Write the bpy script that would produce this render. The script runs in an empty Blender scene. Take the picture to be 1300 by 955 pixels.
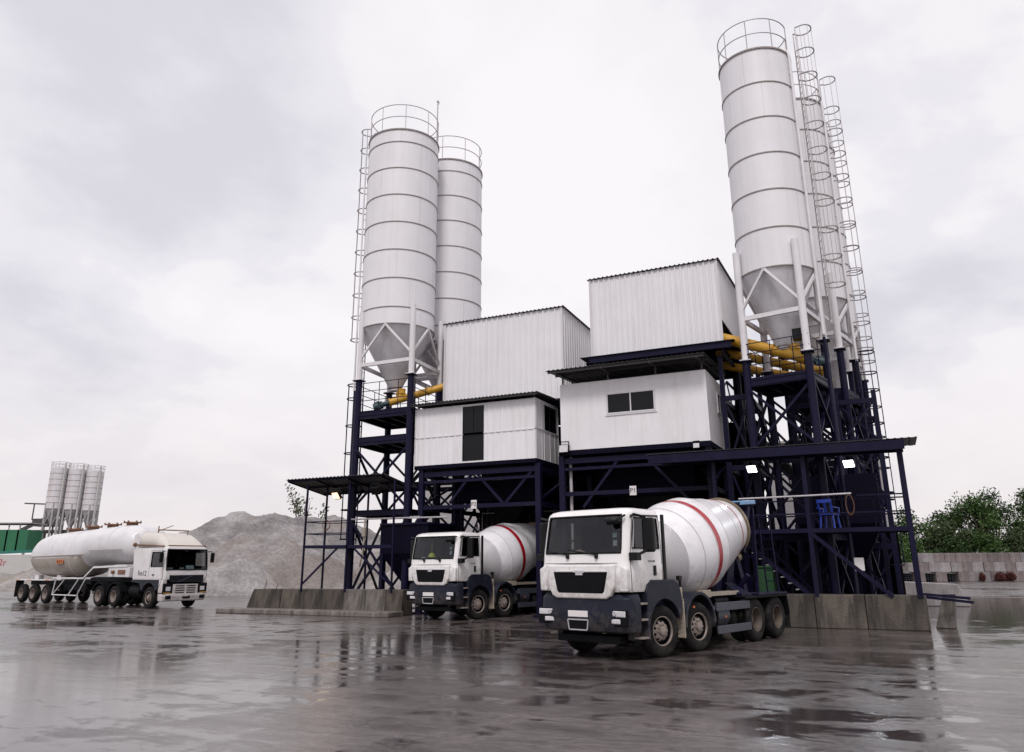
import bpy, bmesh, math, random
from mathutils import Vector, Matrix, noise
random.seed(7)
CLOUD_OFF=(-4.4,5.5,2.7)
PI=math.pi
sc=bpy.context.scene
COL=sc.collection
def R(d): return math.radians(d)
# ---------------------------------------------------------------- materials
def mat(name,col,rough=.5,metal=0.,var=.0,vscale=3.,bump=0.,bscale=30.,dirt=None,dirt_amt=.0,dscale=(1,1,1),emit=None,es=1.,spec=.5,coat=0.,rvar=0.,detail=5.,orand=0.,dlo=.48,dhi=.75,zd=None):
    m=bpy.data.materials.new(name); m.use_nodes=True; nt=m.node_tree; N=nt.nodes; L=nt.links
    b=N['Principled BSDF']; b.inputs['Base Color'].default_value=(*col,1); b.inputs['Roughness'].default_value=rough
    b.inputs['Metallic'].default_value=metal; b.inputs['Specular IOR Level'].default_value=spec
    if coat: b.inputs['Coat Weight'].default_value=coat; b.inputs['Coat Roughness'].default_value=.08
    if emit: b.inputs['Emission Color'].default_value=(*emit,1); b.inputs['Emission Strength'].default_value=es
    tc=N.new('ShaderNodeTexCoord')
    cur=None
    if var>0:
        n=N.new('ShaderNodeTexNoise'); n.inputs['Scale'].default_value=vscale; n.inputs['Detail'].default_value=detail; n.inputs['Roughness'].default_value=.65
        L.new(tc.outputs['Object'],n.inputs['Vector'])
        mr=N.new('ShaderNodeMapRange'); mr.inputs['From Min'].default_value=.3; mr.inputs['From Max'].default_value=.7
        mr.inputs['To Min'].default_value=1-var; mr.inputs['To Max'].default_value=1+var*.6; L.new(n.outputs['Fac'],mr.inputs['Value'])
        mx=N.new('ShaderNodeVectorMath'); mx.operation='SCALE'; mx.inputs[0].default_value=col; L.new(mr.outputs[0],mx.inputs['Scale'])
        cur=mx.outputs[0]
        if rvar:
            m2=N.new('ShaderNodeMapRange'); m2.inputs['From Min'].default_value=.35; m2.inputs['From Max'].default_value=.65
            m2.inputs['To Min'].default_value=max(.02,rough-rvar); m2.inputs['To Max'].default_value=min(1,rough+rvar); L.new(n.outputs['Fac'],m2.inputs['Value']); L.new(m2.outputs[0],b.inputs['Roughness'])
    if dirt:
        mp=N.new('ShaderNodeMapping'); mp.inputs['Scale'].default_value=dscale; L.new(tc.outputs['Object'],mp.inputs['Vector'])
        n=N.new('ShaderNodeTexNoise'); n.inputs['Scale'].default_value=1.; n.inputs['Detail'].default_value=7; n.inputs['Roughness'].default_value=.7; L.new(mp.outputs[0],n.inputs['Vector'])
        mr=N.new('ShaderNodeMapRange'); mr.inputs['From Min'].default_value=dlo; mr.inputs['From Max'].default_value=dhi; mr.inputs['To Max'].default_value=dirt_amt; L.new(n.outputs['Fac'],mr.inputs['Value'])
        mx=N.new('ShaderNodeMix'); mx.data_type='RGBA'; L.new(mr.outputs[0],mx.inputs['Factor'])
        if cur: L.new(cur,mx.inputs['A'])
        else: mx.inputs['A'].default_value=(*col,1)
        mx.inputs['B'].default_value=(*dirt,1); cur=mx.outputs['Result']
    if zd:   # mud and cement splashes that thin out with height
        sp=N.new('ShaderNodeSeparateXYZ'); L.new(tc.outputs['Object'],sp.inputs[0])
        mz=N.new('ShaderNodeMapRange'); mz.interpolation_type='SMOOTHSTEP'; mz.inputs['From Min'].default_value=zd[0]; mz.inputs['From Max'].default_value=zd[1]; mz.inputs['To Min'].default_value=.32; mz.inputs['To Max'].default_value=0; L.new(sp.outputs['Z'],mz.inputs['Value'])
        n=N.new('ShaderNodeTexNoise'); n.inputs['Scale'].default_value=6.; n.inputs['Detail'].default_value=8; n.inputs['Roughness'].default_value=.75; L.new(tc.outputs['Object'],n.inputs['Vector'])
        ad=N.new('ShaderNodeMath'); ad.operation='ADD'; L.new(mz.outputs[0],ad.inputs[0]); L.new(n.outputs['Fac'],ad.inputs[1])
        mr=N.new('ShaderNodeMapRange'); mr.inputs['From Min'].default_value=.60; mr.inputs['From Max'].default_value=.85; mr.inputs['To Max'].default_value=zd[3]; L.new(ad.outputs[0],mr.inputs['Value'])
        mx=N.new('ShaderNodeMix'); mx.data_type='RGBA'; L.new(mr.outputs[0],mx.inputs['Factor']); L.new(cur,mx.inputs['A']); mx.inputs['B'].default_value=(*zd[2],1); cur=mx.outputs['Result']
    if orand:
        oi=N.new('ShaderNodeObjectInfo'); mo=N.new('ShaderNodeMapRange'); mo.inputs['To Min'].default_value=1-orand; mo.inputs['To Max'].default_value=1+orand; L.new(oi.outputs['Random'],mo.inputs['Value'])
        vo=N.new('ShaderNodeVectorMath'); vo.operation='SCALE'; L.new(cur,vo.inputs[0]); L.new(mo.outputs[0],vo.inputs['Scale']); cur=vo.outputs[0]
    if cur: L.new(cur,b.inputs['Base Color'])
    if bump>0:
        n=N.new('ShaderNodeTexNoise'); n.inputs['Scale'].default_value=bscale; n.inputs['Detail'].default_value=6; L.new(tc.outputs['Object'],n.inputs['Vector'])
        bp=N.new('ShaderNodeBump'); bp.inputs['Strength'].default_value=bump; bp.inputs['Distance'].default_value=.03; L.new(n.outputs['Fac'],bp.inputs['Height']); L.new(bp.outputs[0],b.inputs['Normal'])
    return m
M={}
M['silo']=mat('silo_white',(.76,.745,.77),.42,var=.05,vscale=.6,dirt=(.44,.39,.36),dirt_amt=.2,dscale=(3.2,3.2,.16),bump=.06,bscale=2)
M['plate_seam']=mat('plate_seam',(.56,.54,.55),.5)
M['seam']=mat('silo_seam',(.30,.26,.25),.6,var=.2,vscale=4)
M['cone']=mat('cone_paint',(.66,.645,.67),.5,var=.08,vscale=1,dirt=(.34,.32,.31),dirt_amt=.55,dscale=(1.6,1.6,.5))
M['white_steel']=mat('white_steel',(.70,.68,.70),.45,var=.06,vscale=2,dirt=(.4,.3,.25),dirt_amt=.3,dscale=(3,3,1))
M['blue']=mat('navy_steel',(.007,.006,.026),.45,spec=.15,var=.25,vscale=2,dirt=(.022,.019,.03),dirt_amt=.5,dscale=(2,2,1))
M['bluedark']=mat('navy_dark',(.004,.003,.012),.6,spec=.08,var=.3,vscale=1.5)
M['wall']=mat('wall_sheet',(.75,.735,.755),.45,var=.05,vscale=.7,dirt=(.45,.42,.40),dirt_amt=.2,dscale=(3,3,.25))
M['cabinwall']=mat('cabin_panel',(.77,.75,.77),.5,var=.05,vscale=.9,dirt=(.42,.38,.35),dirt_amt=.28,dscale=(4,4,.35),bump=.04,bscale=4)
M['roof']=mat('roof_sheet',(.085,.08,.08),.5,metal=.3,var=.3,vscale=2,dirt=(.06,.05,.05),dirt_amt=.6,dscale=(2,2,2))
M['under']=mat('roof_underside',(.10,.095,.10),.7,var=.2,vscale=2)
M['frame_white']=mat('window_frame',(.62,.60,.62),.4)
M['glass']=mat('dark_glass',(.006,.006,.009),.08,spec=.2)
M['black']=mat('black_plastic',(.007,.007,.008),.4,spec=.2,var=.2,vscale=6)
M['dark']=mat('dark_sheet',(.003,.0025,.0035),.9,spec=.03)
M['yellow']=mat('auger_yellow',(.62,.33,.025),.45,var=.15,vscale=3,dirt=(.2,.12,.05),dirt_amt=.6,dscale=(3,3,3))
M['rail']=mat('rail_steel',(.40,.37,.38),.5,metal=.3)
M['grey_pipe']=mat('grey_pipe',(.45,.42,.44),.4,var=.1)
M['conc']=mat('barrier_concrete',(.085,.069,.056),.75,var=.4,vscale=1.2,dirt=(.02,.016,.013),dirt_amt=.95,dscale=(3.5,3.5,.6),bump=.5,bscale=14,orand=.3,dlo=.42,dhi=.62,rvar=.15)
M['conc_b']=mat('barrier_concrete_pale',(.19,.168,.155),.7,var=.35,vscale=1.5,dirt=(.06,.05,.042),dirt_amt=.9,dscale=(4,4,.6),bump=.5,bscale=14,orand=.2,dlo=.42,dhi=.62)
M['block']=mat('block_concrete',(.31,.285,.29),.85,var=.18,vscale=1.,dirt=(.16,.14,.14),dirt_amt=.7,dscale=(1.6,1.6,.7),bump=.4,bscale=5,orand=.2,dlo=.42,dhi=.65)
M['block_b']=mat('block_concrete_warm',(.215,.18,.18),.85,var=.2,vscale=1.,dirt=(.10,.08,.075),dirt_amt=.85,dscale=(1.6,1.6,.7),bump=.4,bscale=5,orand=.2,dlo=.42,dhi=.65)
M['cab']=mat('cab_white',(.80,.775,.77),.28,var=.03,vscale=1.5,coat=.5,dirt=(.40,.36,.32),dirt_amt=.28,dscale=(2,2,1.2),zd=(1.2,2.3,(.30,.26,.23),.6))
M['drum']=mat('drum_white',(.77,.755,.775),.33,var=.06,vscale=1.3,coat=.3,dirt=(.42,.37,.35),dirt_amt=.4,dscale=(2.0,2.0,2.0),zd=(1.1,2.4,(.34,.31,.29),.55))
M['drumgrey']=mat('drum_head_shaded_grey',(.46,.445,.46),.5,var=.1,vscale=2,dirt=(.3,.28,.27),dirt_amt=.6,dscale=(2,2,2))  # shade of the drum's front cone put into the colour; weld seams share it
M['red']=mat('red_band',(.36,.006,.016),.32,coat=.3,var=.1,vscale=3)
M['ring']=mat('drum_ring',(.22,.17,.11),.5,metal=.4,var=.3,vscale=5)
M['bumper']=mat('bumper_plastic',(.013,.0155,.028),.45,spec=.2,var=.25,vscale=3,dirt=(.05,.044,.042),dirt_amt=.4,dscale=(3,3,3),zd=(.4,1.3,(.085,.072,.066),.7))
M['tyre']=mat('tyre_rubber',(.012,.011,.0115),.75,spec=.15,var=.3,vscale=4,dirt=(.055,.046,.04),dirt_amt=.65,dscale=(4,4,4),bump=.2,bscale=30)
M['rim']=mat('rim_steel',(.30,.25,.225),.55,metal=.2,var=.25,vscale=8,dirt=(.13,.085,.06),dirt_amt=.8,dscale=(6,6,6))
M['rim_tan']=mat('rim_tan',(.09,.07,.055),.7,metal=.0,var=.25,vscale=8,dirt=(.045,.032,.025),dirt_amt=.8,dscale=(6,6,6))
M['chassis']=mat('chassis_black',(.005,.005,.007),.6,spec=.12,var=.3,vscale=4)
M['cream']=mat('cream_paint',(.36,.31,.25),.55,var=.2,vscale=6,dirt=(.16,.12,.08),dirt_amt=.7,dscale=(4,4,4))
M['lamp']=mat('lamp_lens',(.62,.60,.62),.12,var=.3,vscale=25,spec=.8)
M['chrome']=mat('bright_trim',(.66,.65,.68),.2,metal=.9)
M['plate']=mat('plate_white',(.74,.70,.70),.4)
M['grey']=mat('guard_grey',(.05,.055,.072),.5,var=.2,vscale=4)
M['orange']=mat('orange_marker',(.6,.15,.02),.4)
M['amber']=mat('amber_lens',(.5,.2,.02),.25)
M['lblue']=mat('pale_blue_lid',(.17,.32,.52),.5,var=.15)
M['chair']=mat('chair_blue',(.008,.035,.30),.4)
M['green']=mat('green_paint',(.008,.05,.013),.5,var=.25,vscale=2)
M['teal']=mat('teal_paint',(.02,.16,.13),.5)
M['tank']=mat('tank_white',(.66,.645,.66),.38,var=.06,vscale=.8,dirt=(.36,.34,.33),dirt_amt=.5,dscale=(.8,2,.8))
M['tank_low']=mat('tank_lower_grime',(.40,.36,.31),.5,var=.15,vscale=1.2,dirt=(.26,.22,.19),dirt_amt=.7,dscale=(.7,2,1.5))
M['cabv']=mat('tractor_white',(.70,.67,.68),.35,var=.05,vscale=1.5,dirt=(.42,.36,.28),dirt_amt=.45,dscale=(1.6,1.6,1.2),zd=(.6,2.0,(.26,.22,.19),.6))
M['fair']=mat('fairing_cream',(.60,.56,.52),.45,var=.05)
M['rust']=mat('rusty_metal',(.20,.10,.06),.8,var=.4,vscale=6)
M['rustred']=mat('dry_shrub_red',(.10,.025,.02),.8,var=.4,vscale=6)
M['hose']=mat('hose_brown',(.13,.055,.028),.6)
M['farsilo']=mat('far_silo_grey',(.62,.60,.62),.6,var=.1,vscale=.4,dirt=(.38,.27,.23),dirt_amt=.55,dscale=(.9,.9,.08))
M['fargreen']=mat('far_green',(.02,.15,.07),.6,var=.15,vscale=.3)
M['fargrey']=mat('far_grey',(.38,.36,.37),.7,var=.15,vscale=.2)
M['farwall']=mat('far_wall',(.50,.48,.47),.7,var=.1,vscale=.3)
M['ochre']=mat('far_ochre',(.42,.22,.03),.6)
M['bark']=mat('bark',(.10,.075,.055),.9,var=.3,vscale=5)
def leafmat(name,a,b):
    m=mat(name,a,.6,spec=.25); nt=m.node_tree; N=nt.nodes; L=nt.links
    g=N.new('ShaderNodeNewGeometry'); cr=N.new('ShaderNodeValToRGB'); cr.color_ramp.elements[0].color=(*a,1); cr.color_ramp.elements[1].color=(*b,1)
    L.new(g.outputs['Random Per Island'],cr.inputs[0]); L.new(cr.outputs[0],N['Principled BSDF'].inputs['Base Color']); return m
M['leafA']=leafmat('leaf_deep',(.012,.030,.008),(.042,.080,.020))
M['leafB']=leafmat('leaf_mid',(.02,.048,.011),(.068,.118,.028))
M['leafC']=leafmat('leaf_olive',(.025,.042,.016),(.075,.10,.04))
M['vest']=mat('hat_yellow',(.55,.62,.03),.4)
M['paper']=mat('paper_pale',(.35,.45,.5),.6)
M['cloth']=mat('cloth_pink',(.30,.22,.20),.8)
M['interior']=mat('cab_interior',(.02,.02,.022),.85,spec=.1)
def glassmat(name,tint=(.5,.52,.52)):
    m=bpy.data.materials.new(name); m.use_nodes=True; nt=m.node_tree; N=nt.nodes; L=nt.links
    for n in list(N): N.remove(n)
    o=N.new('ShaderNodeOutputMaterial'); t=N.new('ShaderNodeBsdfTransparent'); t.inputs[0].default_value=(*tint,1)
    g=N.new('ShaderNodeBsdfGlossy'); g.inputs['Roughness'].default_value=.04; g.inputs[0].default_value=(.9,.9,.95,1)
    lw=N.new('ShaderNodeLayerWeight'); pw=N.new('ShaderNodeMath'); pw.operation='POWER'; pw.inputs[1].default_value=4; L.new(lw.outputs['Facing'],pw.inputs[0])
    fr=N.new('ShaderNodeMath'); fr.operation='MULTIPLY_ADD'; fr.inputs[1].default_value=.8; fr.inputs[2].default_value=.045; L.new(pw.outputs[0],fr.inputs[0]); mx=N.new('ShaderNodeMixShader')
    L.new(fr.outputs[0],mx.inputs[0]); L.new(t.outputs[0],mx.inputs[1]); L.new(g.outputs[0],mx.inputs[2]); L.new(mx.outputs[0],o.inputs[0]); return m
M['winglass']=glassmat('window_glass')
def lampmat(name,col,s): return mat(name,(.8,.8,.8),.3,emit=col,es=s)
M['lit_white']=lampmat('lit_white',(.85,.95,1.0),6)
M['lit_warm']=lampmat('lit_warm',(1.0,.55,.25),2.6)
# ---------------------------------------------------------------- mesh builder
class MB:
    def __init__(s): s.v=[]; s.f=[]; s.mi=[]; s.cur=0
    def add(s,vs,fs):
        o=len(s.v); s.v+= [tuple(v) for v in vs]; s.f+=[tuple(i+o for i in f) for f in fs]; s.mi+=[s.cur]*len(fs); return s
    def box(s,c,d,rot=None,taper=None):
        x,y,z=[k/2 for k in d]; vs=[]
        for k in (-1,1):
            t=1 if k<0 or not taper else taper
            for a,b in ((-1,-1),(1,-1),(1,1),(-1,1)): vs.append(Vector((a*x*t,b*y*t,k*z)))
        if rot: vs=[rot@v for v in vs]
        c=Vector(c); vs=[v+c for v in vs]
        return s.add(vs,[(3,2,1,0),(4,5,6,7),(0,1,5,4),(1,2,6,5),(2,3,7,6),(3,0,4,7)])
    def span(s,a,b):
        return s.box([(a[i]+b[i])/2 for i in range(3)],[abs(b[i]-a[i]) for i in range(3)])
    def beam(s,p,q,w,h=None,up=Vector((0,0,1))):
        p=Vector(p);q=Vector(q);h=h or w;d=q-p;l=d.length
        if l<1e-5: return s
        z=d/l; 
        if abs(z.dot(up))>.98: up=Vector((0,1,0))
        x=z.cross(up).normalized(); y=x.cross(z)
        m=Matrix((x,y,z)).transposed()   # columns
        return s.box((p+q)/2,(w,h,l),m)
    def ibeam(s,p,q,h,w,t=.02):
        p=Vector(p);q=Vector(q);k=Vector((0,0,h/2-t/2))
        s.beam(p+k,q+k,w,t); s.beam(p-k,q-k,w,t); s.beam(p,q,t,h-2*t-.002); return s
    def ring(s,c,ax,r,n,off=0.):
        ax=Vector(ax).normalized(); up=Vector((0,0,1)) if abs(ax.z)<.95 else Vector((1,0,0))
        x=ax.cross(up).normalized(); y=ax.cross(x)
        return [Vector(c)+x*r*math.cos(2*PI*i/n+off)+y*r*math.sin(2*PI*i/n+off) for i in range(n)]
    def tube(s,pts,r,n=8,cap=True,closed=False):
        pts=[Vector(p) for p in pts]; vs=[];N=len(pts); rr=r if isinstance(r,(list,tuple)) else [r]*N
        ref=None
        for i,p in enumerate(pts):
            if closed: d=pts[(i+1)%N]-pts[i-1]
            else: d=pts[min(i+1,N-1)]-pts[max(i-1,0)]
            d.normalize()
            if ref is None: ref=d.orthogonal().normalized()
            x=(ref-d*ref.dot(d)).normalized(); ref=x; y=d.cross(x)
            vs+=[p+(x*math.cos(2*PI*k/n)+y*math.sin(2*PI*k/n))*rr[i] for k in range(n)]
        fs=[]
        for i in range(N if closed else N-1):
            j=(i+1)%N
            for k in range(n): fs.append((i*n+k,i*n+(k+1)%n,j*n+(k+1)%n,j*n+k))
        if cap and not closed: fs+=[tuple(range(n))[::-1],tuple((N-1)*n+k for k in range(n))]
        return s.add(vs,fs)
    def lathe(s,prof,c=(0,0,0),ax=(0,0,1),n=32,cap=True):
        ax=Vector(ax).normalized(); vs=[]
        for (h,r) in prof: vs+=s.ring(Vector(c)+ax*h,ax,max(r,1e-4),n)
        fs=[]
        for i in range(len(prof)-1):
            for k in range(n): fs.append((i*n+k,(i+1)*n+k,(i+1)*n+(k+1)%n,i*n+(k+1)%n))
        if cap: fs+=[tuple(range(n)),tuple((len(prof)-1)*n+k for k in range(n))[::-1]]
        return s.add(vs,fs)
    def prism(s,poly,a,b,axis='y'):
        # poly of 2D points; extruded between a and b along axis
        def P(p,t): return {'y':(p[0],t,p[1]),'x':(t,p[0],p[1]),'z':(p[0],p[1],t)}[axis]
        n=len(poly); vs=[P(p,a) for p in poly]+[P(p,b) for p in poly]
        return s.add(vs,[tuple(range(n)),tuple(range(2*n-1,n-1,-1))]+[(i,i+n,(i+1)%n+n,(i+1)%n) for i in range(n)])
    def sheet(s,p,q,up,depth=.035,pitch=.25,th=.0):
        # corrugated sheet from p to q (baseline) rising by vector up
        p=Vector(p);q=Vector(q);up=Vector(up);d=q-p;l=d.length;d/=l;nr=d.cross(up).normalized()
        n=max(1,round(l/pitch)); w=l/n; prof=[]
        for i in range(n):
            for (f,h) in ((0,0),(.55,0),(.65,1),(.9,1)): prof.append(((i+f)*w,h*depth))
        prof.append((l,0)); vs=[]
        for (t,h) in prof: vs.append(p+d*t+nr*h)
        for (t,h) in prof: vs.append(p+d*t+nr*h+up)
        k=len(prof); return s.add(vs,[(i,i+1,i+1+k,i+k) for i in range(k-1)])
    def build(s,name,m,parent=None,smooth=None,bevel=0,bseg=2,solid=0,fixn=True):
        me=bpy.data.meshes.new(name); me.from_pydata(s.v,[],s.f)
        ms=m if isinstance(m,(list,tuple)) else [m]
        for x in ms: me.materials.append(x)
        if len(ms)>1: me.polygons.foreach_set('material_index',s.mi)
        if fixn:
            bm=bmesh.new(); bm.from_mesh(me); bmesh.ops.recalc_face_normals(bm,faces=bm.faces); bm.to_mesh(me); bm.free()
        if smooth is not None:
            me.polygons.foreach_set('use_smooth',[True]*len(me.polygons)); me.set_sharp_from_angle(angle=R(smooth))
        o=bpy.data.objects.new(name,me); COL.objects.link(o)
        if parent: o.parent=parent
        if bevel:
            b=o.modifiers.new('bevel','BEVEL'); b.width=bevel; b.segments=bseg; b.limit_method='ANGLE'; b.angle_limit=R(35); b.harden_normals=False
        if solid:
            b=o.modifiers.new('solid','SOLIDIFY'); b.thickness=solid; b.offset=-1
        return o
def tag(o,label=None,cat=None,group=None,kind=None):
    if label: o['label']=label
    if cat: o['category']=cat
    if group: o['group']=group
    if kind: o['kind']=kind
    return o
def thing(name,label,cat,loc=(0,0,0),rotz=0,group=None):
    o=bpy.data.objects.new(name,None); COL.objects.link(o); o.location=loc; o.rotation_euler=(0,0,rotz); o.empty_display_size=.3
    return tag(o,label,cat,group)
def copy_tree(o,parent=None):
    c=o.copy(); COL.objects.link(c); c.parent=parent
    for ch in [x for x in bpy.data.objects if x.parent==o]: copy_tree(ch,c)
    return c
def text(name,body,size,loc,rot,m,parent=None,ext=.004):
    cu=bpy.data.curves.new(name,'FONT'); cu.body=body; cu.size=size; cu.extrude=ext; cu.align_x='CENTER'; cu.align_y='CENTER'
    t=bpy.data.objects.new(name+'_tmp',cu); COL.objects.link(t); bpy.context.view_layer.update()
    dg=bpy.context.evaluated_depsgraph_get(); me=bpy.data.meshes.new_from_object(t.evaluated_get(dg)); bpy.data.objects.remove(t)
    me.materials.clear(); me.materials.append(m)
    o=bpy.data.objects.new(name,me); COL.objects.link(o); o.location=loc; o.rotation_euler=rot
    if parent: o.parent=parent
    return o
CA,SA=math.cos(R(25.3)),math.sin(R(25.3))
def w2(x,y,z=0): return Vector((x*CA-y*SA,x*SA+y*CA,z))   # camera-aligned ground point to plant frame
# ---------------------------------------------------------------- camera
f=974.; H=2.0
up=Vector(((630-650)/f,-(-2900-432.5)/f,-1.)).normalized()
fw=Vector((0,0,-1)); fw=(fw-up*fw.dot(up)).normalized(); rt=fw.cross(up)
RR=Matrix((rt,fw,up)); U3=Matrix(((CA,-SA,0),(SA,CA,0),(0,0,1)))
MC=U3@RR
cam=bpy.data.cameras.new('camera'); co=bpy.data.objects.new('camera',cam); COL.objects.link(co)
co.matrix_world=Matrix.Translation((0,0,H))@MC.to_4x4()
cam.sensor_width=36; cam.sensor_fit='HORIZONTAL'; cam.lens=36*f/1300; cam.shift_y=-45/1300; cam.clip_end=4000; cam.clip_start=.1
sc.camera=co
# ---------------------------------------------------------------- world and sun
w=bpy.data.worlds.new('World'); sc.world=w; w.use_nodes=True; nt=w.node_tree; N=nt.nodes; L=nt.links
bg=N['Background']; bg.inputs['Strength'].default_value=.1
sky=N.new('ShaderNodeTexSky'); sky.sky_type='NISHITA'; sky.sun_disc=False
SUN_EL,SUN_AZ=52,-75   # azimuth of the direction towards the sun, plant frame
sky.sun_elevation=R(SUN_EL); sky.sun_rotation=R(90-SUN_AZ); sky.air_density=1; sky.dust_density=3
tc=N.new('ShaderNodeTexCoord'); 
sep=N.new('ShaderNodeSeparateXYZ'); L.new(tc.outputs['Generated'],sep.inputs[0])
# project the clouds on a flat layer overhead so they stretch towards the horizon
mz=N.new('ShaderNodeMath'); mz.operation='MAXIMUM'; mz.inputs[1].default_value=0.; L.new(sep.outputs['Z'],mz.inputs[0])
az=N.new('ShaderNodeMath'); az.operation='ADD'; az.inputs[1].default_value=.35; L.new(mz.outputs[0],az.inputs[0])
dv=N.new('ShaderNodeVectorMath'); dv.operation='DIVIDE'; cb=N.new('ShaderNodeCombineXYZ')
for i in range(3): L.new(az.outputs[0],cb.inputs[i])
L.new(tc.outputs['Generated'],dv.inputs[0]); L.new(cb.outputs[0],dv.inputs[1])
mp=N.new('ShaderNodeMapping'); mp.inputs['Location'].default_value=CLOUD_OFF; mp.inputs['Rotation'].default_value=(0,0,R(25)); mp.inputs['Scale'].default_value=(1,1,1.2); L.new(dv.outputs[0],mp.inputs['Vector'])
n1=N.new('ShaderNodeTexNoise'); n1.inputs['Scale'].default_value=1.5; n1.inputs['Detail'].default_value=9; n1.inputs['Roughness'].default_value=.52; n1.inputs['Distortion'].default_value=.12; L.new(mp.outputs[0],n1.inputs['Vector'])
cr=N.new('ShaderNodeValToRGB'); cr.color_ramp.interpolation='EASE'
e=cr.color_ramp.elements; e[0].position=.36; e[0].color=(7.35,7.2,7.85,1); e[1].position=.60; e[1].color=(10.1,9.75,10.0,1)
x=e.new(.47); x.color=(8.75,8.55,9.05,1)
x=e.new(.51); x.color=(9.6,9.3,9.6,1)
L.new(n1.outputs['Fac'],cr.inputs[0])
# warmer, slightly dimmer band near the horizon
hz=N.new('ShaderNodeMapRange'); hz.interpolation_type='SMOOTHSTEP'; hz.inputs['From Min'].default_value=0; hz.inputs['From Max'].default_value=.30; hz.inputs['To Min'].default_value=.75; hz.inputs['To Max'].default_value=0; L.new(mz.outputs[0],hz.inputs['Value'])
mh=N.new('ShaderNodeMix'); mh.data_type='RGBA'; L.new(hz.outputs[0],mh.inputs['Factor']); L.new(cr.outputs[0],mh.inputs['A']); mh.inputs['B'].default_value=(8.7,8.05,8.1,1)
ms=N.new('ShaderNodeMix'); ms.data_type='RGBA'; ms.inputs['Factor'].default_value=.95; L.new(sky.outputs[0],ms.inputs['A']); L.new(mh.outputs['Result'],ms.inputs['B'])
L.new(ms.outputs['Result'],bg.inputs['Color'])
sun=bpy.data.lights.new('sun','SUN'); so=bpy.data.objects.new('sun',sun); COL.objects.link(so); sun.energy=1.8; sun.angle=R(14); sun.color=(1,.965,.95)
sd=Vector((math.cos(R(SUN_AZ))*math.cos(R(SUN_EL)),math.sin(R(SUN_AZ))*math.cos(R(SUN_EL)),math.sin(R(SUN_EL))))
so.rotation_euler=sd.to_track_quat('Z','Y').to_euler(); so.location=(0,0,40)
sc.view_settings.view_transform='Standard'; sc.view_settings.look='None'; sc.view_settings.exposure=0; sc.view_settings.gamma=1
sc.render.engine='CYCLES'; sc.render.resolution_x=1024; sc.render.resolution_y=752
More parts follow.
